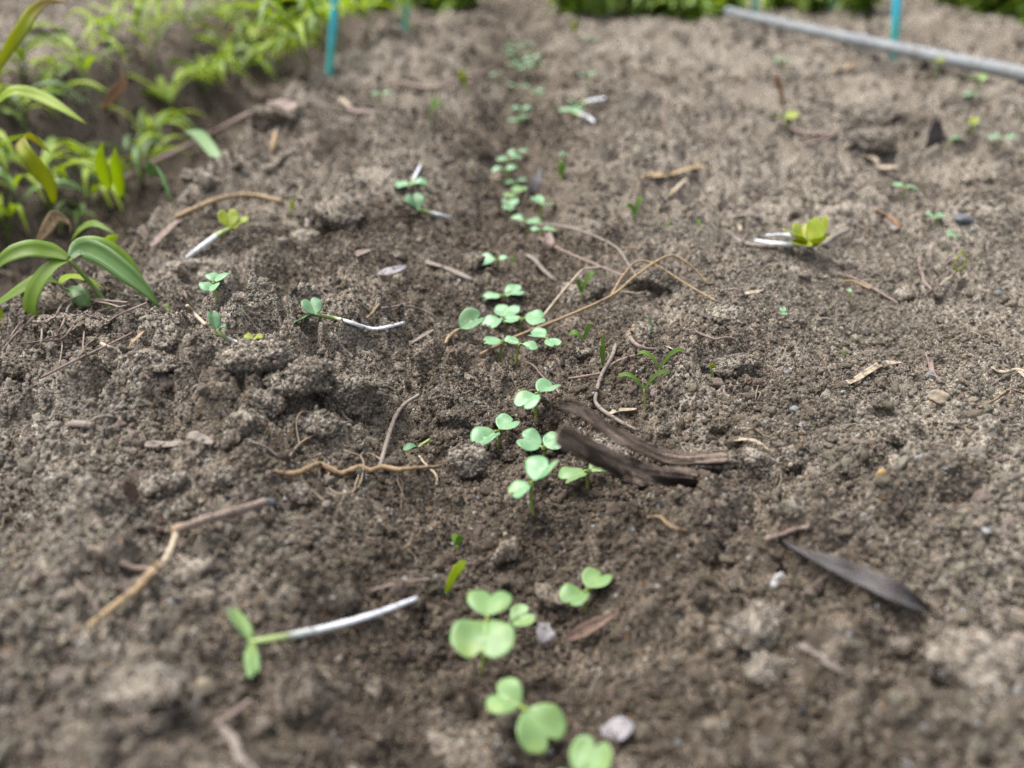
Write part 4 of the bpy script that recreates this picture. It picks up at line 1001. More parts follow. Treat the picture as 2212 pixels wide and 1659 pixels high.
for a in [
    ('tan wood sliver aslant on the fine soil', [(1800, 838), (1870, 812), (1950, 785)], 16, 'straw_pale', True),
    ('reddish straw pointing towards the viewer below the wood sliver', [(2002, 768), (2012, 800), (2026, 846)], 13, 'straw_pink', True),
    ('pale split straw by the frame side', [(2140, 793), (2170, 808), (2212, 826)], 9, 'straw_pale', True),
    ('second pale straw crossing the split straw', [(2160, 803), (2190, 806), (2225, 812)], 8, 'straw_pale', False),
    ('thin brown straw stuck in the crusted clod', [(1503, 717, .006), (1560, 742, .005), (1622, 778, .002)], 6, 'straw_pink', False),
    ('frayed cream sliver near the forked wood end', [(1584, 949), (1610, 951), (1662, 972)], 15, 'straw_pale', True),
    ('short white straw bit on the dry soil', [(1609, 634), (1630, 631), (1650, 628)], 10, 'straw_pale', True),
    ('thin brown root straw below the yellow bunch', [(1810, 592), (1850, 603), (1890, 625), (1940, 655)], 6, 'straw_pink', False),
    ('frayed partner of the thin brown root straw', [(1818, 608), (1845, 608), (1880, 624)], 6, 'straw', False),
    ('knotty upright root strand near the looped sprout', [(1986, 556), (1986, 575), (1993, 595), (1996, 615), (2012, 638)], 7, 'straw_pink', False),
    ('fine twig lying below the looped sprout', [(2040, 625), (2062, 633), (2085, 642)], 4, 'straw_grey', False),
    ('orange brown twig above the dry slope', [(1890, 455, .008), (1915, 468, .010), (1935, 480, .006), (1942, 496, .002)], 9, 'orange', False),
    ('grey bark strip curling near the yellow bunch', [(1580, 468, .010), (1610, 464, .014), (1640, 465, .012), (1662, 472, .006)], 11, 'straw_grey', True),
    ('bleached root end hanging below the grey bark strip', [(1584, 470, .010), (1596, 485, .006), (1600, 500, .002)], 10, 'straw_pale', False),
    ('curved hairy stalk under the yellow bunch', [(1572, 500, .004), (1595, 520, .006), (1630, 530, .006), (1680, 533, .004)], 11, 'straw_grey', False),
    ('dark stick pointing into the yellow bunch', [(1780, 528, .004), (1800, 512, .010), (1830, 498, .010)], 14, 'straw_grey', False),
    ('brown root twig crossing behind the forked wood', [(1330, 745, .004), (1322, 770, .004), (1300, 810, .005), (1288, 850, .004), (1290, 875, .004), (1330, 905, .003), (1376, 930, .003)], 9, 'straw_grey', False),
    ('pink knobbed twig above the opened sprout', [(1358, 722, .006), (1372, 742, .004), (1400, 754, .004), (1440, 752, .002)], 9, 'straw_pink', False),
    ('tan rootlet curved beside the upright blade', [(1230, 818), (1260, 813), (1300, 805), (1330, 783), (1372, 770)], 6, 'straw_pink', False),
    ('white chaff bit near the pink knobbed twig', [(1434, 747), (1445, 750), (1458, 757)], 7, 'straw_pale', True),
    ('wavy tan rootlet below the straight stalked trio', [(1127, 780), (1150, 788), (1165, 805), (1185, 828), (1200, 838), (1208, 850)], 5, 'straw_pink', False),
    ('cream straw tucked under the forked wood tips', [(1316, 893), (1340, 886), (1376, 883)], 9, 'straw_pale', True),
    ('pale straw lying beside the far row', [(918, 564), (960, 578), (1024, 604)], 11, 'straw_grey', True),
    ('weathered straw pointing at the lone pale seedling', [(1136, 548), (1160, 572), (1198, 604)], 10, 'straw_grey', True),
    ('short grey straw at the back of the crusted heap', [(886, 742), (910, 728), (936, 711)], 10, 'straw_grey', True),
    ('arched thin straw above the white bent stem', [(826, 677, .002), (860, 673, .004), (905, 668, .006), (933, 679, .002)], 5, 'straw_pink', False),
    ('little brown stick leaning on the soil by the white stem', [(792, 687), (808, 673), (826, 657)], 6, 'straw', False),
    ('orange brown stub on the crest of the crack', [(278, 752, .004), (290, 735, .008), (312, 714, .008)], 12, 'straw', True),
    ('white straw end on the crest of the crack', [(219, 742, .005), (230, 748, .005), (246, 753, .003)], 9, 'straw_pale', False),
    ('long straw in the crack under the grass roots', [(90, 815, .012), (160, 780, .014), (230, 747, .012), (285, 720, .008)], 6, 'straw_pink', False),
    ('pale straw leaning against the fallen green blade', [(404, 660, .012), (420, 678, .010), (445, 702, .004)], 9, 'straw_pale', False),
    ('straw leaning upright by the lone mint seedling', [(397, 628, .016), (404, 645, .014), (412, 662, .006)], 6, 'straw_pink', False),
    ('straw with an open end beside the white stemmed seedling', [(327, 532, .006), (350, 510, .010), (380, 480, .012), (420, 455, .014)], 15, 'straw_pink', True),
    ('long tan stalk running along the bed edge', [(380, 470, .014), (430, 447, .016), (480, 428, .014), (540, 424, .008), (610, 436, .004)], 11, 'straw', False),
    ('old grey brown stalk along the edge among the grass', [(205, 428, .03), (300, 368, .03), (400, 318, .03), (470, 282, .03), (560, 236, .02)], 13, 'straw_pink', False),
    ('short brown root crossing the furrow soil near the white stem tip', [(803, 1276), (830, 1268), (870, 1258), (928, 1252)], 9, 'straw_pink', False),
    ('tan wavy root on the slope below the forked wood', [(1398, 1118), (1425, 1117), (1440, 1130), (1455, 1140), (1485, 1145)], 8, 'root', False),
    ('blurred tan stick on the near slope', [(1728, 1390, .004), (1760, 1412, .004), (1822, 1452, .004)], 24, 'straw_grey', True),
    ('blurred pale root on the slope above the dark leaf', [(1655, 1165), (1690, 1155), (1712, 1145), (1748, 1138)], 12, 'straw_pink', False),
    ('blurred grey root in the near corner', [(478, 1575, .004), (505, 1600, .005), (520, 1640, .005), (560, 1680, .004)], 24, 'straw_grey', False),
    ('blurred tan twig above the grey corner root', [(462, 1570, .005), (500, 1545, .006), (540, 1515, .005)], 17, 'straw_pink', False),
    ('bent stub holding the tan block', [(424, 1560, .003), (420, 1525, .008), (432, 1495, .010)], 17, 'straw_grey', False),
    ('pale brown stub with round end on the crusted slope', [(148, 919, .003), (170, 916, .004), (200, 920, .004)], 18, 'straw_grey', False),
    ('flaky tan bark piece in the crusted slope', [(312, 962), (350, 960), (400, 962)], 20, 'straw_grey', True),
    ('little squared bark piece beside the flaky bark', [(405, 940), (430, 945), (460, 958)], 26, 'straw_grey', True),
    ('upright stick bit beside the brown block pebble', [(170, 1165, .012), (178, 1190, .008), (188, 1222, .003)], 11, 'straw_grey', False),
    ('bent pale straw far beyond the row', [(735, 215, .006), (752, 228, .010), (760, 240, .004)], 12, 'straw_pale', False),
    ('tan straw lying far beyond the bent pale straw', [(748, 235, .004), (775, 240, .006), (808, 242, .004)], 13, 'straw_pink', True),
    ('upright pale straw stub by the bed edge', [(588, 327, .002), (592, 308, .010), (596, 285, .016)], 13, 'straw', False),
    ('upright stub standing on the pale pebble shaped clod', [(664, 492, .012), (664, 475, .018), (663, 457, .024)], 11, 'straw_grey', False),
    ('long brown stalk lying across the far bed', [(790, 198, .004), (860, 178, .01), (930, 190, .008), (990, 172, .008), (1060, 150, .004)], 8, 'straw_pink', False),
    ('dark thin twig planted upright in the far soil', [(1436, 292, .0), (1436, 245, .02), (1435, 196, .042)], 8, 'wood', False),
    ('tan husk lying in the distance', [(1385, 385), (1450, 375), (1500, 362), (1530, 358)], 14, 'straw', True),
    ('white root end lying far off on the grey soil', [(1448, 425, .003), (1465, 405, .006), (1482, 390, .006)], 12, 'straw_pale', False),
    ('curled cream husk in the distance near the flap', [(1866, 335, .006), (1890, 345, .008), (1900, 360, .006), (1940, 362, .004)], 15, 'straw_pale', True),
    ('thin straw below the curled cream husk', [(1898, 365), (1915, 372), (1930, 382)], 10, 'straw_grey', False),
    ('tan straw arc round the lime seedling', [(1700, 275, .006), (1730, 285, .008), (1790, 295, .008), (1800, 302, .004), (1720, 320, .003)], 9, 'straw_pink', False),
    ('yellowish straw on the far grey soil', [(1800, 160), (1830, 150), (1850, 138)], 13, 'straw', True),
    ('tan root fibre at the frame side on the fine soil', [(2118, 880), (2140, 868), (2170, 858), (2212, 850)], 6, 'root', False),
    ('white paper thin chip standing in the fine soil', [(1730, 962, .001), (1735, 952, .004), (1738, 944, .008)], 10, 'straw_pale', True),
    ('white rootlet under the end of the tan root', [(906, 995), (914, 1003), (935, 1018), (944, 1032), (942, 1048)], 6, 'straw_pale', False),
    ('pale straw chip by the dark leaf tip', [(2050, 1292, .006), (2056, 1305, .004), (2066, 1320, .001)], 14, 'straw_pale', True),
]:
    stalk(a[0], a[1], a[2], a[3], 0.003, flat=a[4], seed=len(a[0]))

# ------------------------------------------------------------------ dead leaves and flakes
def dead(label, pts, w, mat, up=(0, -.4, .9), fold=.35, twist=(0, 0), prof=None, name='dead_leaf', cat='leaf', thick=.0004, wave=.15):
    P = [gp(*q) for q in pts]; g = Geo()
    ribbon(g, P, px(P[1], w), up, fold, thick, 26, twist, wave, len(label), prof or [(0, .12), (.2, .6), (.45, 1), (.7, .8), (.9, .3), (1, .05)], 7, lie=0.22)
    return tag(g.obj(name, mat, None, tuple(P[0])), label, cat, 'dead leaves and flakes')
dead('long dark curled leaf with bluish sheen on the near slope', [(1692, 1166, .010), (1725, 1196, .008), (1790, 1224, .006), (1850, 1243, .007), (1920, 1272, .010), (2010, 1318, .003)], 46, 'greyleaf', (.05, -.45, .9), .7, (.45, -.75), [(0, .1), (.06, .45), (.15, .62), (.4, .7), (.6, .8), (.8, 1), (.93, .6), (1, .1)], thick=.0005, wave=.55)
dead('pink brown dry leaf folded lengthwise below the low lime seedling', [(1222, 1380, .002), (1255, 1368, .006), (1290, 1350, .008), (1335, 1322, .006)], 34, 'deadleaf', (0, -.5, .8), .7)
dead('whitish purple flake half buried behind the pink brown leaf', [(1185, 1400, .001), (1178, 1372, .006), (1168, 1345, .008)], 44, 'flake', (0, -.7, .6), .15, (0, 0), [(0, .7), (.3, 1), (.8, .7), (1, .2)])
dead('grey diamond shaped flake at the bottom edge', [(1298, 1582, .004), (1335, 1575, .006), (1368, 1562, .004)], 54, 'flake', (0, -.5, .8), .1, (0, 0), [(0, .3), (.5, 1), (.9, .5), (1, .1)])
dead('brown flake standing upright on the crusted slope', [(288, 1092, .0), (284, 1062, .008), (275, 1038, .016)], 30, 'deadleaf', (.2, -1, .1), .1, (0, 0), [(0, .5), (.4, 1), (.8, .9), (1, .15)])
dead('upright grey brown flap with pale rim, far across the bed', [(2012, 332, -.002), (2014, 305, .018), (2022, 275, .036), (2030, 262, .042)], 52, 'greyleaf', (.3, -1, .1), .25, (0, 0), [(0, .8), (.3, 1), (.6, .85), (1, .2)])
dead('small pale leaf hanging in the straw behind the far cluster', [(1188, 500, .016), (1184, 525, .012), (1174, 548, .003)], 28, 'straw_pink', (0, -1, .3), .2)
dead('grey pointed leaf leaning in the far row', [(1140, 425, .003), (1155, 400, .012), (1168, 362, .024)], 22, 'flake', (.3, -1, .2), .3)
dead('brown pointed dry leaf at the foot of the far grass', [(560, 262, .004), (590, 240, .016), (620, 228, .02), (640, 220, .016)], 60, 'straw_pink', (0, -.4, .9), .3)
dead('grey papery scrap half covered by soil near the green hair sprout', [(815, 592, .003), (845, 585, .006), (880, 578, .004)], 22, 'flake', (0, -.5, .8), .2)
dead('rusty leaf scrap below the flat topped clod', [(757, 560, .002), (780, 546, .005), (806, 538, .003)], 16, 'straw_pink', (0, -.4, .9), .3)
dead('dark bluish flake on the fine soil above the tan wood sliver', [(1860, 720, .002), (1875, 717, .004), (1895, 716, .003)], 13, 'greyleaf')
dead('small brown strip beside the low seedling at the forked wood', [(1285, 1010, .001), (1300, 1003, .004), (1312, 996, .006)], 8, 'deadleaf')
dead('lilac grey shred on the far grey soil', [(1920, 488, .003), (1930, 492, .004), (1945, 494, .003)], 13, 'flake')

def rusty_stalk():
    b = gp(1693, 232); t = thing('rusty_stalk', 'rusty orange dead stalk standing above the lime seedling', 'stalk', b)
    g = Geo(); Y = b[1]; ribbon(g, [b, pY(1688, 205, Y), pY(1680, 178, Y), pY(1674, 163, Y)], px(b, 14), (0, -1, .1), .3, .001, 14, profile=[(0, .35), (.5, .8), (.9, 1), (1, .7)]); g.obj('stalk', 'orange', t)
rusty_stalk()

def litter():
    """hair roots, chaff and straw crumbs too fine to count"""
    rg = np.random.default_rng(77); g = Geo(); g2 = Geo()
    for i in range(520):
        y = 0.2 + 1.6 * rg.random() ** 1.6; x = (rg.random() * 2 - 1) * (0.05 + 0.56 * y)
        if abs(x - 0.01) < 0.05 and rg.random() < .6: continue
        L = (0.008 + 0.022 * rg.random() ** 2) * (0.7 + 0.5 * y); a = rg.random() * 6.28; P = []
        for k in range(5):
            P.append((x, y, H1(x, y) + 0.001 + 0.002 * rg.random())); a += rg.normal() * 0.7; x += math.cos(a) * L / 4; y += math.sin(a) * L / 4
        hair = rg.random() < .72
        tube(g if hair else g2, P, ((0.00016 + 0.00016 * rg.random()) if hair else (0.0004 + 0.0005 * rg.random())) * (0.8 + 0.6 * y), 9, 4, .1, i, lie=True)
    for geo, m in ((g, 'roothair'), (g2, 'straw_grey')):
        o = geo.obj('root_litter', m); tag(o, 'fine hair roots strewn over the soil' if m == 'roothair' else 'tiny bits of straw strewn over the soil', 'litter', None, 'stuff')
litter()

# ------------------------------------------------------------------ grass along the edge of the bed
def blade(t, pts, w, mat, up=(0, -.3, 1), fold=.3, twist=(0, 0), wave=.05, prof=None, thick=.0003):
    g = Geo(); P = [np.asarray(p) for p in pts]
    ribbon(g, P, w, up, fold, thick, 24, twist, wave, int(abs(P[0][0]) * 1e5) % 977, prof); return g.obj('leaf', mat, t)

BROAD = [(0, .25), (.08, .5), (.25, .95), (.45, 1), (.65, .85), (.85, .42), (.95, .16), (1, .03)]
def broad_grass():
    b = gp(236, 668); Y = b[1]; n = pY(150, 560, Y - .004)
    t = thing('broad_leaved_grass', 'broad leaved grass plant leaning out over the rooty clod', 'grass', b)
    g = Geo(); tube(g, [b - [0, 0, .006], b, pY(200, 618, Y), n], [.0021, .0021, .0018, .0017], 20, 9)
    tube(g, [b, pY(185, 640, Y + .005), pY(140, 625, Y), pY(128, 612, Y)], [.0012, .0012, .001], 14, 7); g.obj('stem', 'stem_grass', t)
    q = lambda u, v, d: pY(u, v, Y + d)
    blade(t, [n, q(175, 538, .004), q(215, 546, -.004), q(270, 585, -.014), q(315, 625, -.020), q(345, 664, -.024)], .0165, 'grass_blue', (.25, -.65, .7), .35, (0, .15), prof=BROAD)
    blade(t, [n, q(172, 534, .012), q(215, 533, .016), q(262, 560, .016), q(300, 605, .012), q(335, 650, .008)], .014, 'grass', (.3, .2, 1), .4, (0, -.5), prof=BROAD)
    blade(t, [n, q(112, 578, -.012), q(80, 620, -.022), q(68, 665, -.026), q(86, 706, -.026), q(128, 732, -.022)], .0135, 'grass', (-.55, -.75, .35), .3, (0, .2), prof=BROAD)
    blade(t, [n, q(110, 545, -.004), q(60, 540, -.010), q(10, 560, -.016), q(-40, 610, -.022)], .0145, 'grass', (-.1, -.5, .9), .35, (0, .1), prof=BROAD)
    m = q(128, 612, 0)
    blade(t, [m, q(95, 605, -.01), q(40, 630, -.016), q(-30, 672, -.02)], .014, 'grass', (0, -.5, .8), .3, prof=BROAD)
    blade(t, [m, q(150, 600, .01), q(190, 606, .012), q(228, 625, .012)], .009, 'grass_lime', (0, -.4, .9), .3, prof=BROAD)
    blade(t, [q(150, 620, .004), q(170, 636, -.004), q(182, 650, -.006), q(195, 662, -.006)], .013, 'grass_blue', (.2, -.8, .5), .2, prof=[(0, .2), (.3, 1), (.7, .9), (1, .1)])
    blade(t, [q(-5, 715, -.02), q(0, 690, -.02), q(4, 665, -.018)], .008, 'grass_lime', (0, -1, .2), .2)
    for i in range(9):                                     # root fibres hanging over the clod
        rg = random.Random(i); u0, v0 = 300 - i * 22, 655 + i * 3
        P = [gp(u0 + 20 * rg.random(), v0, .008)]; a = 2.5 + rg.uniform(-.3, .3); uu, vv = u0, v0
        for _ in range(6): a += rg.gauss(0, .45); uu += 26 * math.cos(a) - 8; vv += 22 * abs(math.sin(a)) + 2; P.append(gp(uu, min(vv, 812), .006))
        g = Geo(); tube(g, P, [.0007, .0006, .0004], 34, 5, .2, i, lie=True); g.obj('root_fibre', 'straw_pink', t)
broad_grass()

def tuft(label, u, v, n, L, w, mats, seed, lean=(0, 0), up=1.0, Yoff=0.0, group='grass tufts along the bed edge', name='grass_tuft', h=0.0):
    """jointed grass plant with n arching blades of length L (m)"""
    n = int(n * 1.25) + 1; L *= 1.5; w *= .95
    rg = random.Random(seed); b = gp(u, v, h) - [0, 0, h]; b[1] += Yoff; b[2] = H1(b[0], b[1])
    t = thing(name, label, 'grass', b, group)
    g = Geo(); ns = 2 + n // 5; tops = []
    for k in range(ns):
        a = rg.uniform(0, 6.28); hh = L * rg.uniform(.35, .7) * up
        top = b + np.array([math.cos(a) * hh * .35 + lean[0], math.sin(a) * hh * .35 + lean[1], hh])
        tube(g, [b - [0, 0, .006], b + [math.cos(a) * .004, math.sin(a) * .004, hh * .4], top], [.0016, .0013, .0009], 10, 6); tops.append((b + [math.cos(a) * .004, math.sin(a) * .004, hh * .4], top))
    g.obj('stem', 'stem_grass', t)
    for k in range(n):
        lo, hi = tops[k % ns]; f = rg.uniform(.2, 1); s = lo * (1 - f) + hi * f
        a = rg.uniform(0, 6.28); l = L * rg.uniform(.6, 1.1); e = rg.uniform(.25, .75) * up
        d = np.array([math.cos(a) + lean[0] * 8, math.sin(a) + lean[1] * 8, 0]); d = d / (np.linalg.norm(d) + 1e-9)
        dr = rg.uniform(.1, .75)
        P = [s, s + d * l * .28 + [0, 0, l * e * .36], s + d * l * .62 + [0, 0, l * (e * .55 - dr * .10)], s + d * l * .92 + [0, 0, l * (e * .5 - dr * .55)]]
        blade(t, P, w * rg.uniform(.7, 1.15), rg.choice(mats), (-d[0] * .4, -d[1] * .4, 1), .35, (0, rg.uniform(-.6, .6)), prof=BROAD)
    return t
GA = ['grass', 'grass_lime', 'grass_blue', 'grass_lime']; GB = ['grass', 'grass_lime', 'grass_lime', 'grass_lime']
tuft('dense grass tuft behind the broad leaved plant at the frame side', 20, 520, 12, .075, .011, GA, 1, up=1.1)
tuft('grass tuft with lime blades standing above the long tan stalk', 110, 470, 11, .075, .012, GB, 2, up=1.2)
tuft('grass tuft with broad bluish blades near the bed edge', 215, 450, 9, .07, .012, GA, 3)
tuft('low grass tuft at the foot of the broad bluish tuft', 175, 505, 7, .05, .008, ['grass', 'grass_blue'], 4)
tuft('grass tuft with a blade arching towards the flat topped clod', 310, 400, 9, .075, .012, GA, 5, (.004, 0))
tuft('small grass tuft on the bed edge with one lime blade', 260, 420, 6, .055, .010, GB, 6)
tuft('leafy grass tuft in the hollow below the next bed', 60, 300, 10, .085, .013, GA, 7)
tuft('sparse grass tuft rising from the dark hollow', 180, 205, 7, .09, .013, GB, 8)
tuft('slim grass tuft on the slope of the next bed', 50, 175, 6, .08, .012, GA, 9)
tuft('bright grass tuft at the rim of the hollow', 385, 270, 11, .095, .017, GB, 10, (.003, 0))
tuft('bright bushy grass tuft beyond the rim of the hollow', 450, 225, 11, .10, .017, GB, 11)
tuft('grass tuft with yellow tips along the far rim', 520, 185, 11, .11, .018, GB + ['grass_dry'], 12)
tuft('lime grass tuft in front of the blue stake', 610, 170, 12, .12, .020, ['grass_lime', 'grass_lime', 'grass', 'grass_dry'], 13)
tuft('lime grass tuft touching the blue stake foot', 660, 160, 11, .11, .018, ['grass_lime', 'grass', 'grass_lime'], 14)
tuft('tall thin grass tuft in the hollow behind the rim', 330, 165, 7, .13, .013, GB, 15, up=1.4)
tuft('grass tuft on the far slope near the top edge', 420, 110, 7, .12, .016, GB, 16)
tuft('grass tuft with a rusty blade before the far slope', 545, 120, 9, .13, .02, GB + ['grass_dry'], 17)
tuft('pale grass tuft just behind the blue stake', 735, 115, 9, .12, .02, GB, 18)
tuft('pale grass tuft between the blue and the teal stake', 800, 85, 10, .13, .02, GB, 19)
tuft('faint grass tuft by the teal stake', 850, 60, 10, .14, .022, GB, 20)
tuft('faint grass tuft at the top edge over the hollow', 640, 50, 10, .15, .022, GB, 21)
tuft('hazy grass tuft at the top edge beyond the far slope', 560, 30, 9, .15, .022, GB, 22)
tuft('hazy lime grass tuft at the top edge before the teal stake', 760, 25, 10, .15, .022, GB, 23)
tuft('thin lone grass blade tuft on the grey slope', 300, 60, 4, .10, .012, GB, 24)

def lone_blade(label, pts, w, mat, up=(0, -.5, .8), twist=(0, 0), fold=.3):  # each is one grass blade by itself, not a whole shoot
    P = [pY(u, v, 1.186 * y + .053) for u, v, y in pts]; g = Geo(); ribbon(g, P, w, up, fold, .0003, 26, twist, .04, len(label), BROAD)
    return tag(g.obj('lone_grass_blade', mat, None, tuple(P[0])), label, 'grass', 'single grass blades')
lone_blade('yellow green blade with withered brown tip at the top corner', [(-30, 190, .75), (20, 105, .74), (50, 60, .74), (72, 25, .75), (105, 4, .76), (150, 10, .77)], .012, 'grass_dry', (.5, -.8, .4))
lone_blade('arching green blade with yellow tip over the dark hollow', [(-20, 235, .72), (25, 200, .72), (80, 207, .72), (130, 232, .71), (188, 268, .70)], .013, 'grass_lime', (0, -.6, .8))
lone_blade('wide yellow blade bent under its curled brown tip', [(118, 440, .66), (108, 400, .655), (80, 358, .65), (58, 330, .65), (48, 305, .66), (66, 296, .67), (108, 330, .68)], .016, 'grass_dry', (.3, -1, .1), (0, .3))
lone_blade('upright lime blade, nearer of the two standing by the bed edge', [(238, 410, .72), (228, 380, .715), (218, 340, .71), (222, 308, .71)], .013, 'grass_lime', (0, -1, .1))
lone_blade('upright lime blade, further of the two standing by the bed edge', [(262, 425, .73), (258, 390, .725), (252, 350, .72), (248, 318, .72)], .013, 'grass_lime', (0, -1, .1))
lone_blade('broad bluish blade bending down onto the soil below the tuft', [(318, 375, .78), (335, 362, .77), (355, 380, .75), (368, 420, .735), (374, 448, .73)], .019, 'grass_blue', (.5, -.8, .4))
lone_blade('long bluish blade hanging from the rim tuft over the bed', [(400, 285, 1.02), (425, 290, 1.0), (450, 315, .97), (475, 350, .94), (492, 382, .92)], .017, 'grass_blue', (.5, -.7, .5))
lone_blade('short green blade lying on the soil, held by a pale straw', [(318, 690, .505), (345, 672, .508), (375, 664, .512), (412, 666, .515)], .0075, 'grass', (0, -.6, .8))
lone_blade('thin green blade arching beyond the broad leaved plant', [(155, 520, .63), (175, 496, .625), (205, 484, .62), (250, 505, .61)], .0075, 'grass', (0, -.5, .8))
lone_blade('short lime leaf tip sticking up behind the broad leaved plant', [(232, 535, .60), (240, 520, .60), (256, 507, .60)], .010, 'grass_lime', (0, -1, .2))
lone_blade('dry brown curl of a dead blade at the grass foot', [(80, 525, .62), (105, 490, .62), (125, 465, .62), (150, 480, .61), (152, 505, .61)], .012, 'straw', (0, -1, .2))
lone_blade('brown bent dead blade spanning the dark hollow', [(222, 235, 1.0), (245, 205, .99), (268, 178, .98), (262, 150, .98)], .014, 'orange', (0, -1, .2))

# ------------------------------------------------------------------ stakes and pipe
def stake(label, u, v, u0, r, mat, bend):
    """rod whose foot shows at (u, v) and which leaves the picture at (u0, 0); it bows on above that"""
    b = gp(u, v); t = thing('garden_stake', label, 'stake', b, 'coloured plastic stakes')
    q = pY(u0, 0, b[1]); d = nrm(q - b); P = [b - d * .10, b]
    for i in range(1, 13): P.append(P[-1] + nrm(d + np.array([bend, 0, 0]) * (i / 12) ** 2) * .075)
    g = Geo(); tube(g, P, r, 60, 12); g.obj('rod', mat, t)
    g = Geo(); C = catmull(P, 61)
    for i in range(11, 58, 2):                             # ribs moulded round the rod
        c, e = C[i], nrm(C[i + 1] - C[i]); tube(g, [c - e * .0012, c, c + e * .0012], [r * .98, r * 1.08, r * .98], 3, 10, caps=False)
    g.obj('ribs', mat, t)['kind'] = 'stuff'
    e = nrm(C[-1] - C[-2]); g = Geo(); tube(g, [C[-1] - e * .001, C[-1] + e * .008, C[-1] + e * .016], [r * 1.15, r * 1.15, r * .3], 8, 10); g.obj('cap', mat, t)
stake('bright blue stake at the bed edge behind the lime grass', 711, 166, 722, .0075, 'stake', .5)
stake('faded teal stake further along the bed edge', 875, 66, 878, .0085, 'teal', .5)
stake('bright blue stake standing behind the grey pipe', 1930, 124, 1938, .0085, 'stake', -.5)
stake('faint teal stake at the far end of the pipe', 1632, 36, 1632, .010, 'teal', -.5)
stake('faint teal stake far behind, beyond the blue stake and pipe', 1797, 16, 1798, .011, 'teal', -.5)

def pipe():
    A, B = gp(1578, 38, .016), gp(2230, 164, .016); A[2] = B[2] = max(A[2], B[2], .02)
    P = [A + (B - A) * k / 13 + np.array([0, -.07 * math.sin(k / 13 * 3.14), 0]) for k in range(14)]
    Q = list(P) + [P[-1] + (B - A) * k for k in (.15, .4, .8)]
    t = thing('plastic_pipe', 'long grey plastic pipe lying along the far side of the bed', 'pipe', P[0])
    g = Geo(); tube(g, Q, .0125, 80, 20); g.obj('tube', 'pipe', t)
    for k in (0, 7):
        c, d = P[k], nrm(P[k + 1] - P[k]); g = Geo(); tube(g, [c - d * .022, c, c + d * .022], .0140, 8, 20); g.obj('coupling', 'cap', t)
pipe()

# ------------------------------------------------------------------ weeds beyond the bed
def weed(label, b, h, r, n, mats, seed, lw=.03):
    rg = random.Random(seed); b = np.asarray(b)
    t = thing('weed_plant', label, 'weed', b, 'weeds beyond the bed'); g = Geo(); tips = []
    for k in range(5):
        a = rg.uniform(0, 6.28); top = b + [math.cos(a) * r * .7, math.sin(a) * r * .7, h * rg.uniform(.6, 1)]
        mid_ = b + [math.cos(a) * r * .25, math.sin(a) * r * .25, h * .5]; tube(g, [b - [0, 0, .01], mid_, top], [.004, .003, .0015], 8, 5); tips.append((b, mid_, top))
    g.obj('stem', 'stem_grass', t)
    for mi, m in enumerate(mats):
        q = np.random.default_rng(seed * 3 + mi); k = n // len(mats); T = np.array([[p for p in tt] for tt in tips])[q.integers(0, 5, k)]
        f = q.random(k)[:, None] ** .7; S = T[:, 0] * (1 - f) ** 2 + 2 * T[:, 1] * f * (1 - f) + T[:, 2] * f * f
        a = q.random(k) * 6.283; l = lw * (0.9 + 1.5 * q.random(k)); e = q.random(k) * .9 - .2; d = np.stack([np.cos(a), np.sin(a), 0 * a], 1); sd = np.stack([-np.sin(a), np.cos(a), q.normal(size=k) * .5], 1)
        wd = lw * (.5 + .5 * q.random(k)); V, F, U = [], [], []
        for i_, t_ in enumerate((0, .2, .45, .7, .9, 1)):
            c = S + d * (l * t_)[:, None]; c[:, 2] += l * (e * t_ - .8 * t_ * t_ * .6); ww = wd * np.interp(t_, [b_[0] for b_ in BROAD], [b_[1] for b_ in BROAD]) * .5
            for j_, s_ in enumerate((-1, 0, 1)): V.append(c + sd * (ww * s_)[:, None] + np.array([0, 0, 1]) * (abs(s_) * ww * .3)[:, None]); U.append(np.tile([t_, (s_ + 1) / 2], (k, 1)))
        V = np.stack(V, 1).reshape(-1, 3); U = np.stack(U, 1).reshape(-1, 2)
        base = [(r_ * 3 + c_, r_ * 3 + c_ + 1, r_ * 3 + c_ + 4, r_ * 3 + c_ + 3) for r_ in range(5) for c_ in range(2)]
        g = Geo(); g.V = list(V); g.U = list(U); g.F = [tuple(x_ + 18 * o_ for x_ in b_) for o_ in range(k) for b_ in base]; g.obj('foliage', m, t)
W1, W2 = ['weed', 'weed_light'], ['weed_light', 'weed_light']
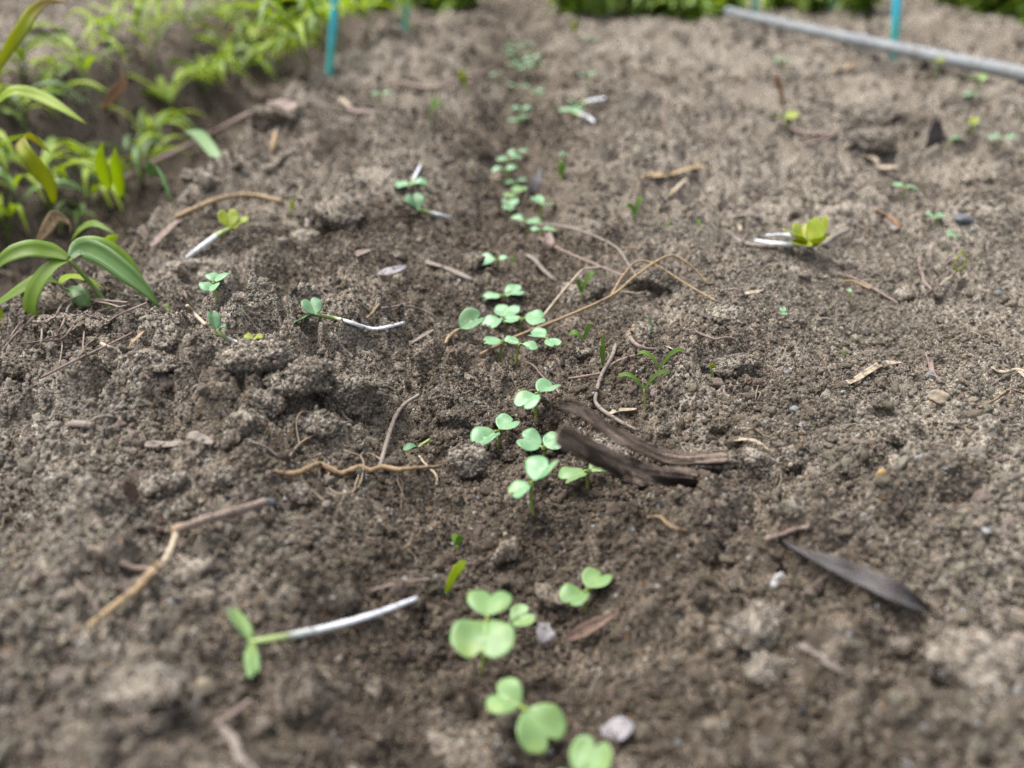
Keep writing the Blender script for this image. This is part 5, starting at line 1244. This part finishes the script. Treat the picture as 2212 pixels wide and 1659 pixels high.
for i, (u, v, h, r, lab) in enumerate([
    (935, 27, .16, .10, 'dark weed closing the end of the bed, beside the teal stake'), (990, 21, .18, .10, 'dark weed second from the teal stake'),
    (1235, 23, .17, .10, 'deep green weed at the middle of the bed end'), (1300, 29, .16, .10, 'deep green weed second along the bed end'),
    (1370, 33, .15, .10, 'dark weed at the middle of the green line behind the bed'), (1440, 37, .15, .10, 'deep green weed with broad leaves towards the pipe end'),
    (1510, 41, .15, .10, 'dark weed just before the pipe end'), (1560, 37, .16, .09, 'deep green weed touching the far pipe end'),
    (1680, 20, .14, .11, 'pale weed beyond the pipe, near the faint stakes'), (1760, 18, .14, .11, 'pale weed beyond the pipe, behind the blue stake'),
    (1860, 18, .14, .11, 'pale weed between the blue stake and the dark corner weeds'),
    (2060, 19, .16, .10, 'dark weed at the top corner beyond the pipe'), (2130, 27, .17, .11, 'dark bushy weed second into the top corner'),
    (2195, 35, .18, .11, 'dark bushy weed furthest into the top corner'), (2300, 40, .18, .12, 'dark weed at the outer end beyond the pipe'),
    (620, 14, .12, .10, 'pale weed at the end of the sunken path'), (700, 30, .12, .10, 'pale weed behind the nearer blue stake'), (820, 24, .13, .10, 'pale weed between the first two stakes')]):
    weed(lab, gp(u, v), h * .8, r * 1.15, 300, W1 if 'dark' in lab or 'deep' in lab else W2, 70 + i, .036)
for i, (x, y, lab) in enumerate([(-.2, 4.3, 'tall weed in the second line behind the stakes'), (.3, 4.5, 'tall weed in the second line behind the bed end'), (.8, 4.6, 'tall weed in the second line behind the pipe end'),
                                 (1.5, 4.9, 'tall weed in the second line beyond the pipe'), (2.2, 4.5, 'tall weed in the second line at the corner'), (-1.2, 4.4, 'tall weed in the second line behind the next bed')]):
    weed(lab, (x, y, H1(x, y)), .28, .2, 300, W2, 170 + i, .035)

for i, (u, v) in enumerate([(470, 195), (560, 150), (585, 100), (680, 95), (500, 70), (640, 130), (700, 55), (790, 50), (240, 140), (120, 250), (30, 420), (330, 330)]):
    tuft(['low bright grass tuft filling the rim before the hollow', 'bright grass tuft one step this side of the nearer blue stake', 'soft lime tuft behind the rim, in line with the hollow', 'soft lime tuft right behind the nearer blue stake',
          'pale tuft on the far slope over the rim', 'dense lime tuft crowding the nearer blue stake', 'pale tuft high up between far slope and blue stake', 'pale tuft halfway between the blue and the teal stake', 'single pale tuft on the next bed', 'green tuft low in the dark hollow',
          'dense green tuft at the frame side above the broad leaved plant', 'fresh tuft on the bed edge above the long tan stalk'][i], u, v, 9, .085, .014 if i < 9 else .012, GB, 300 + i)

build_crumbs()
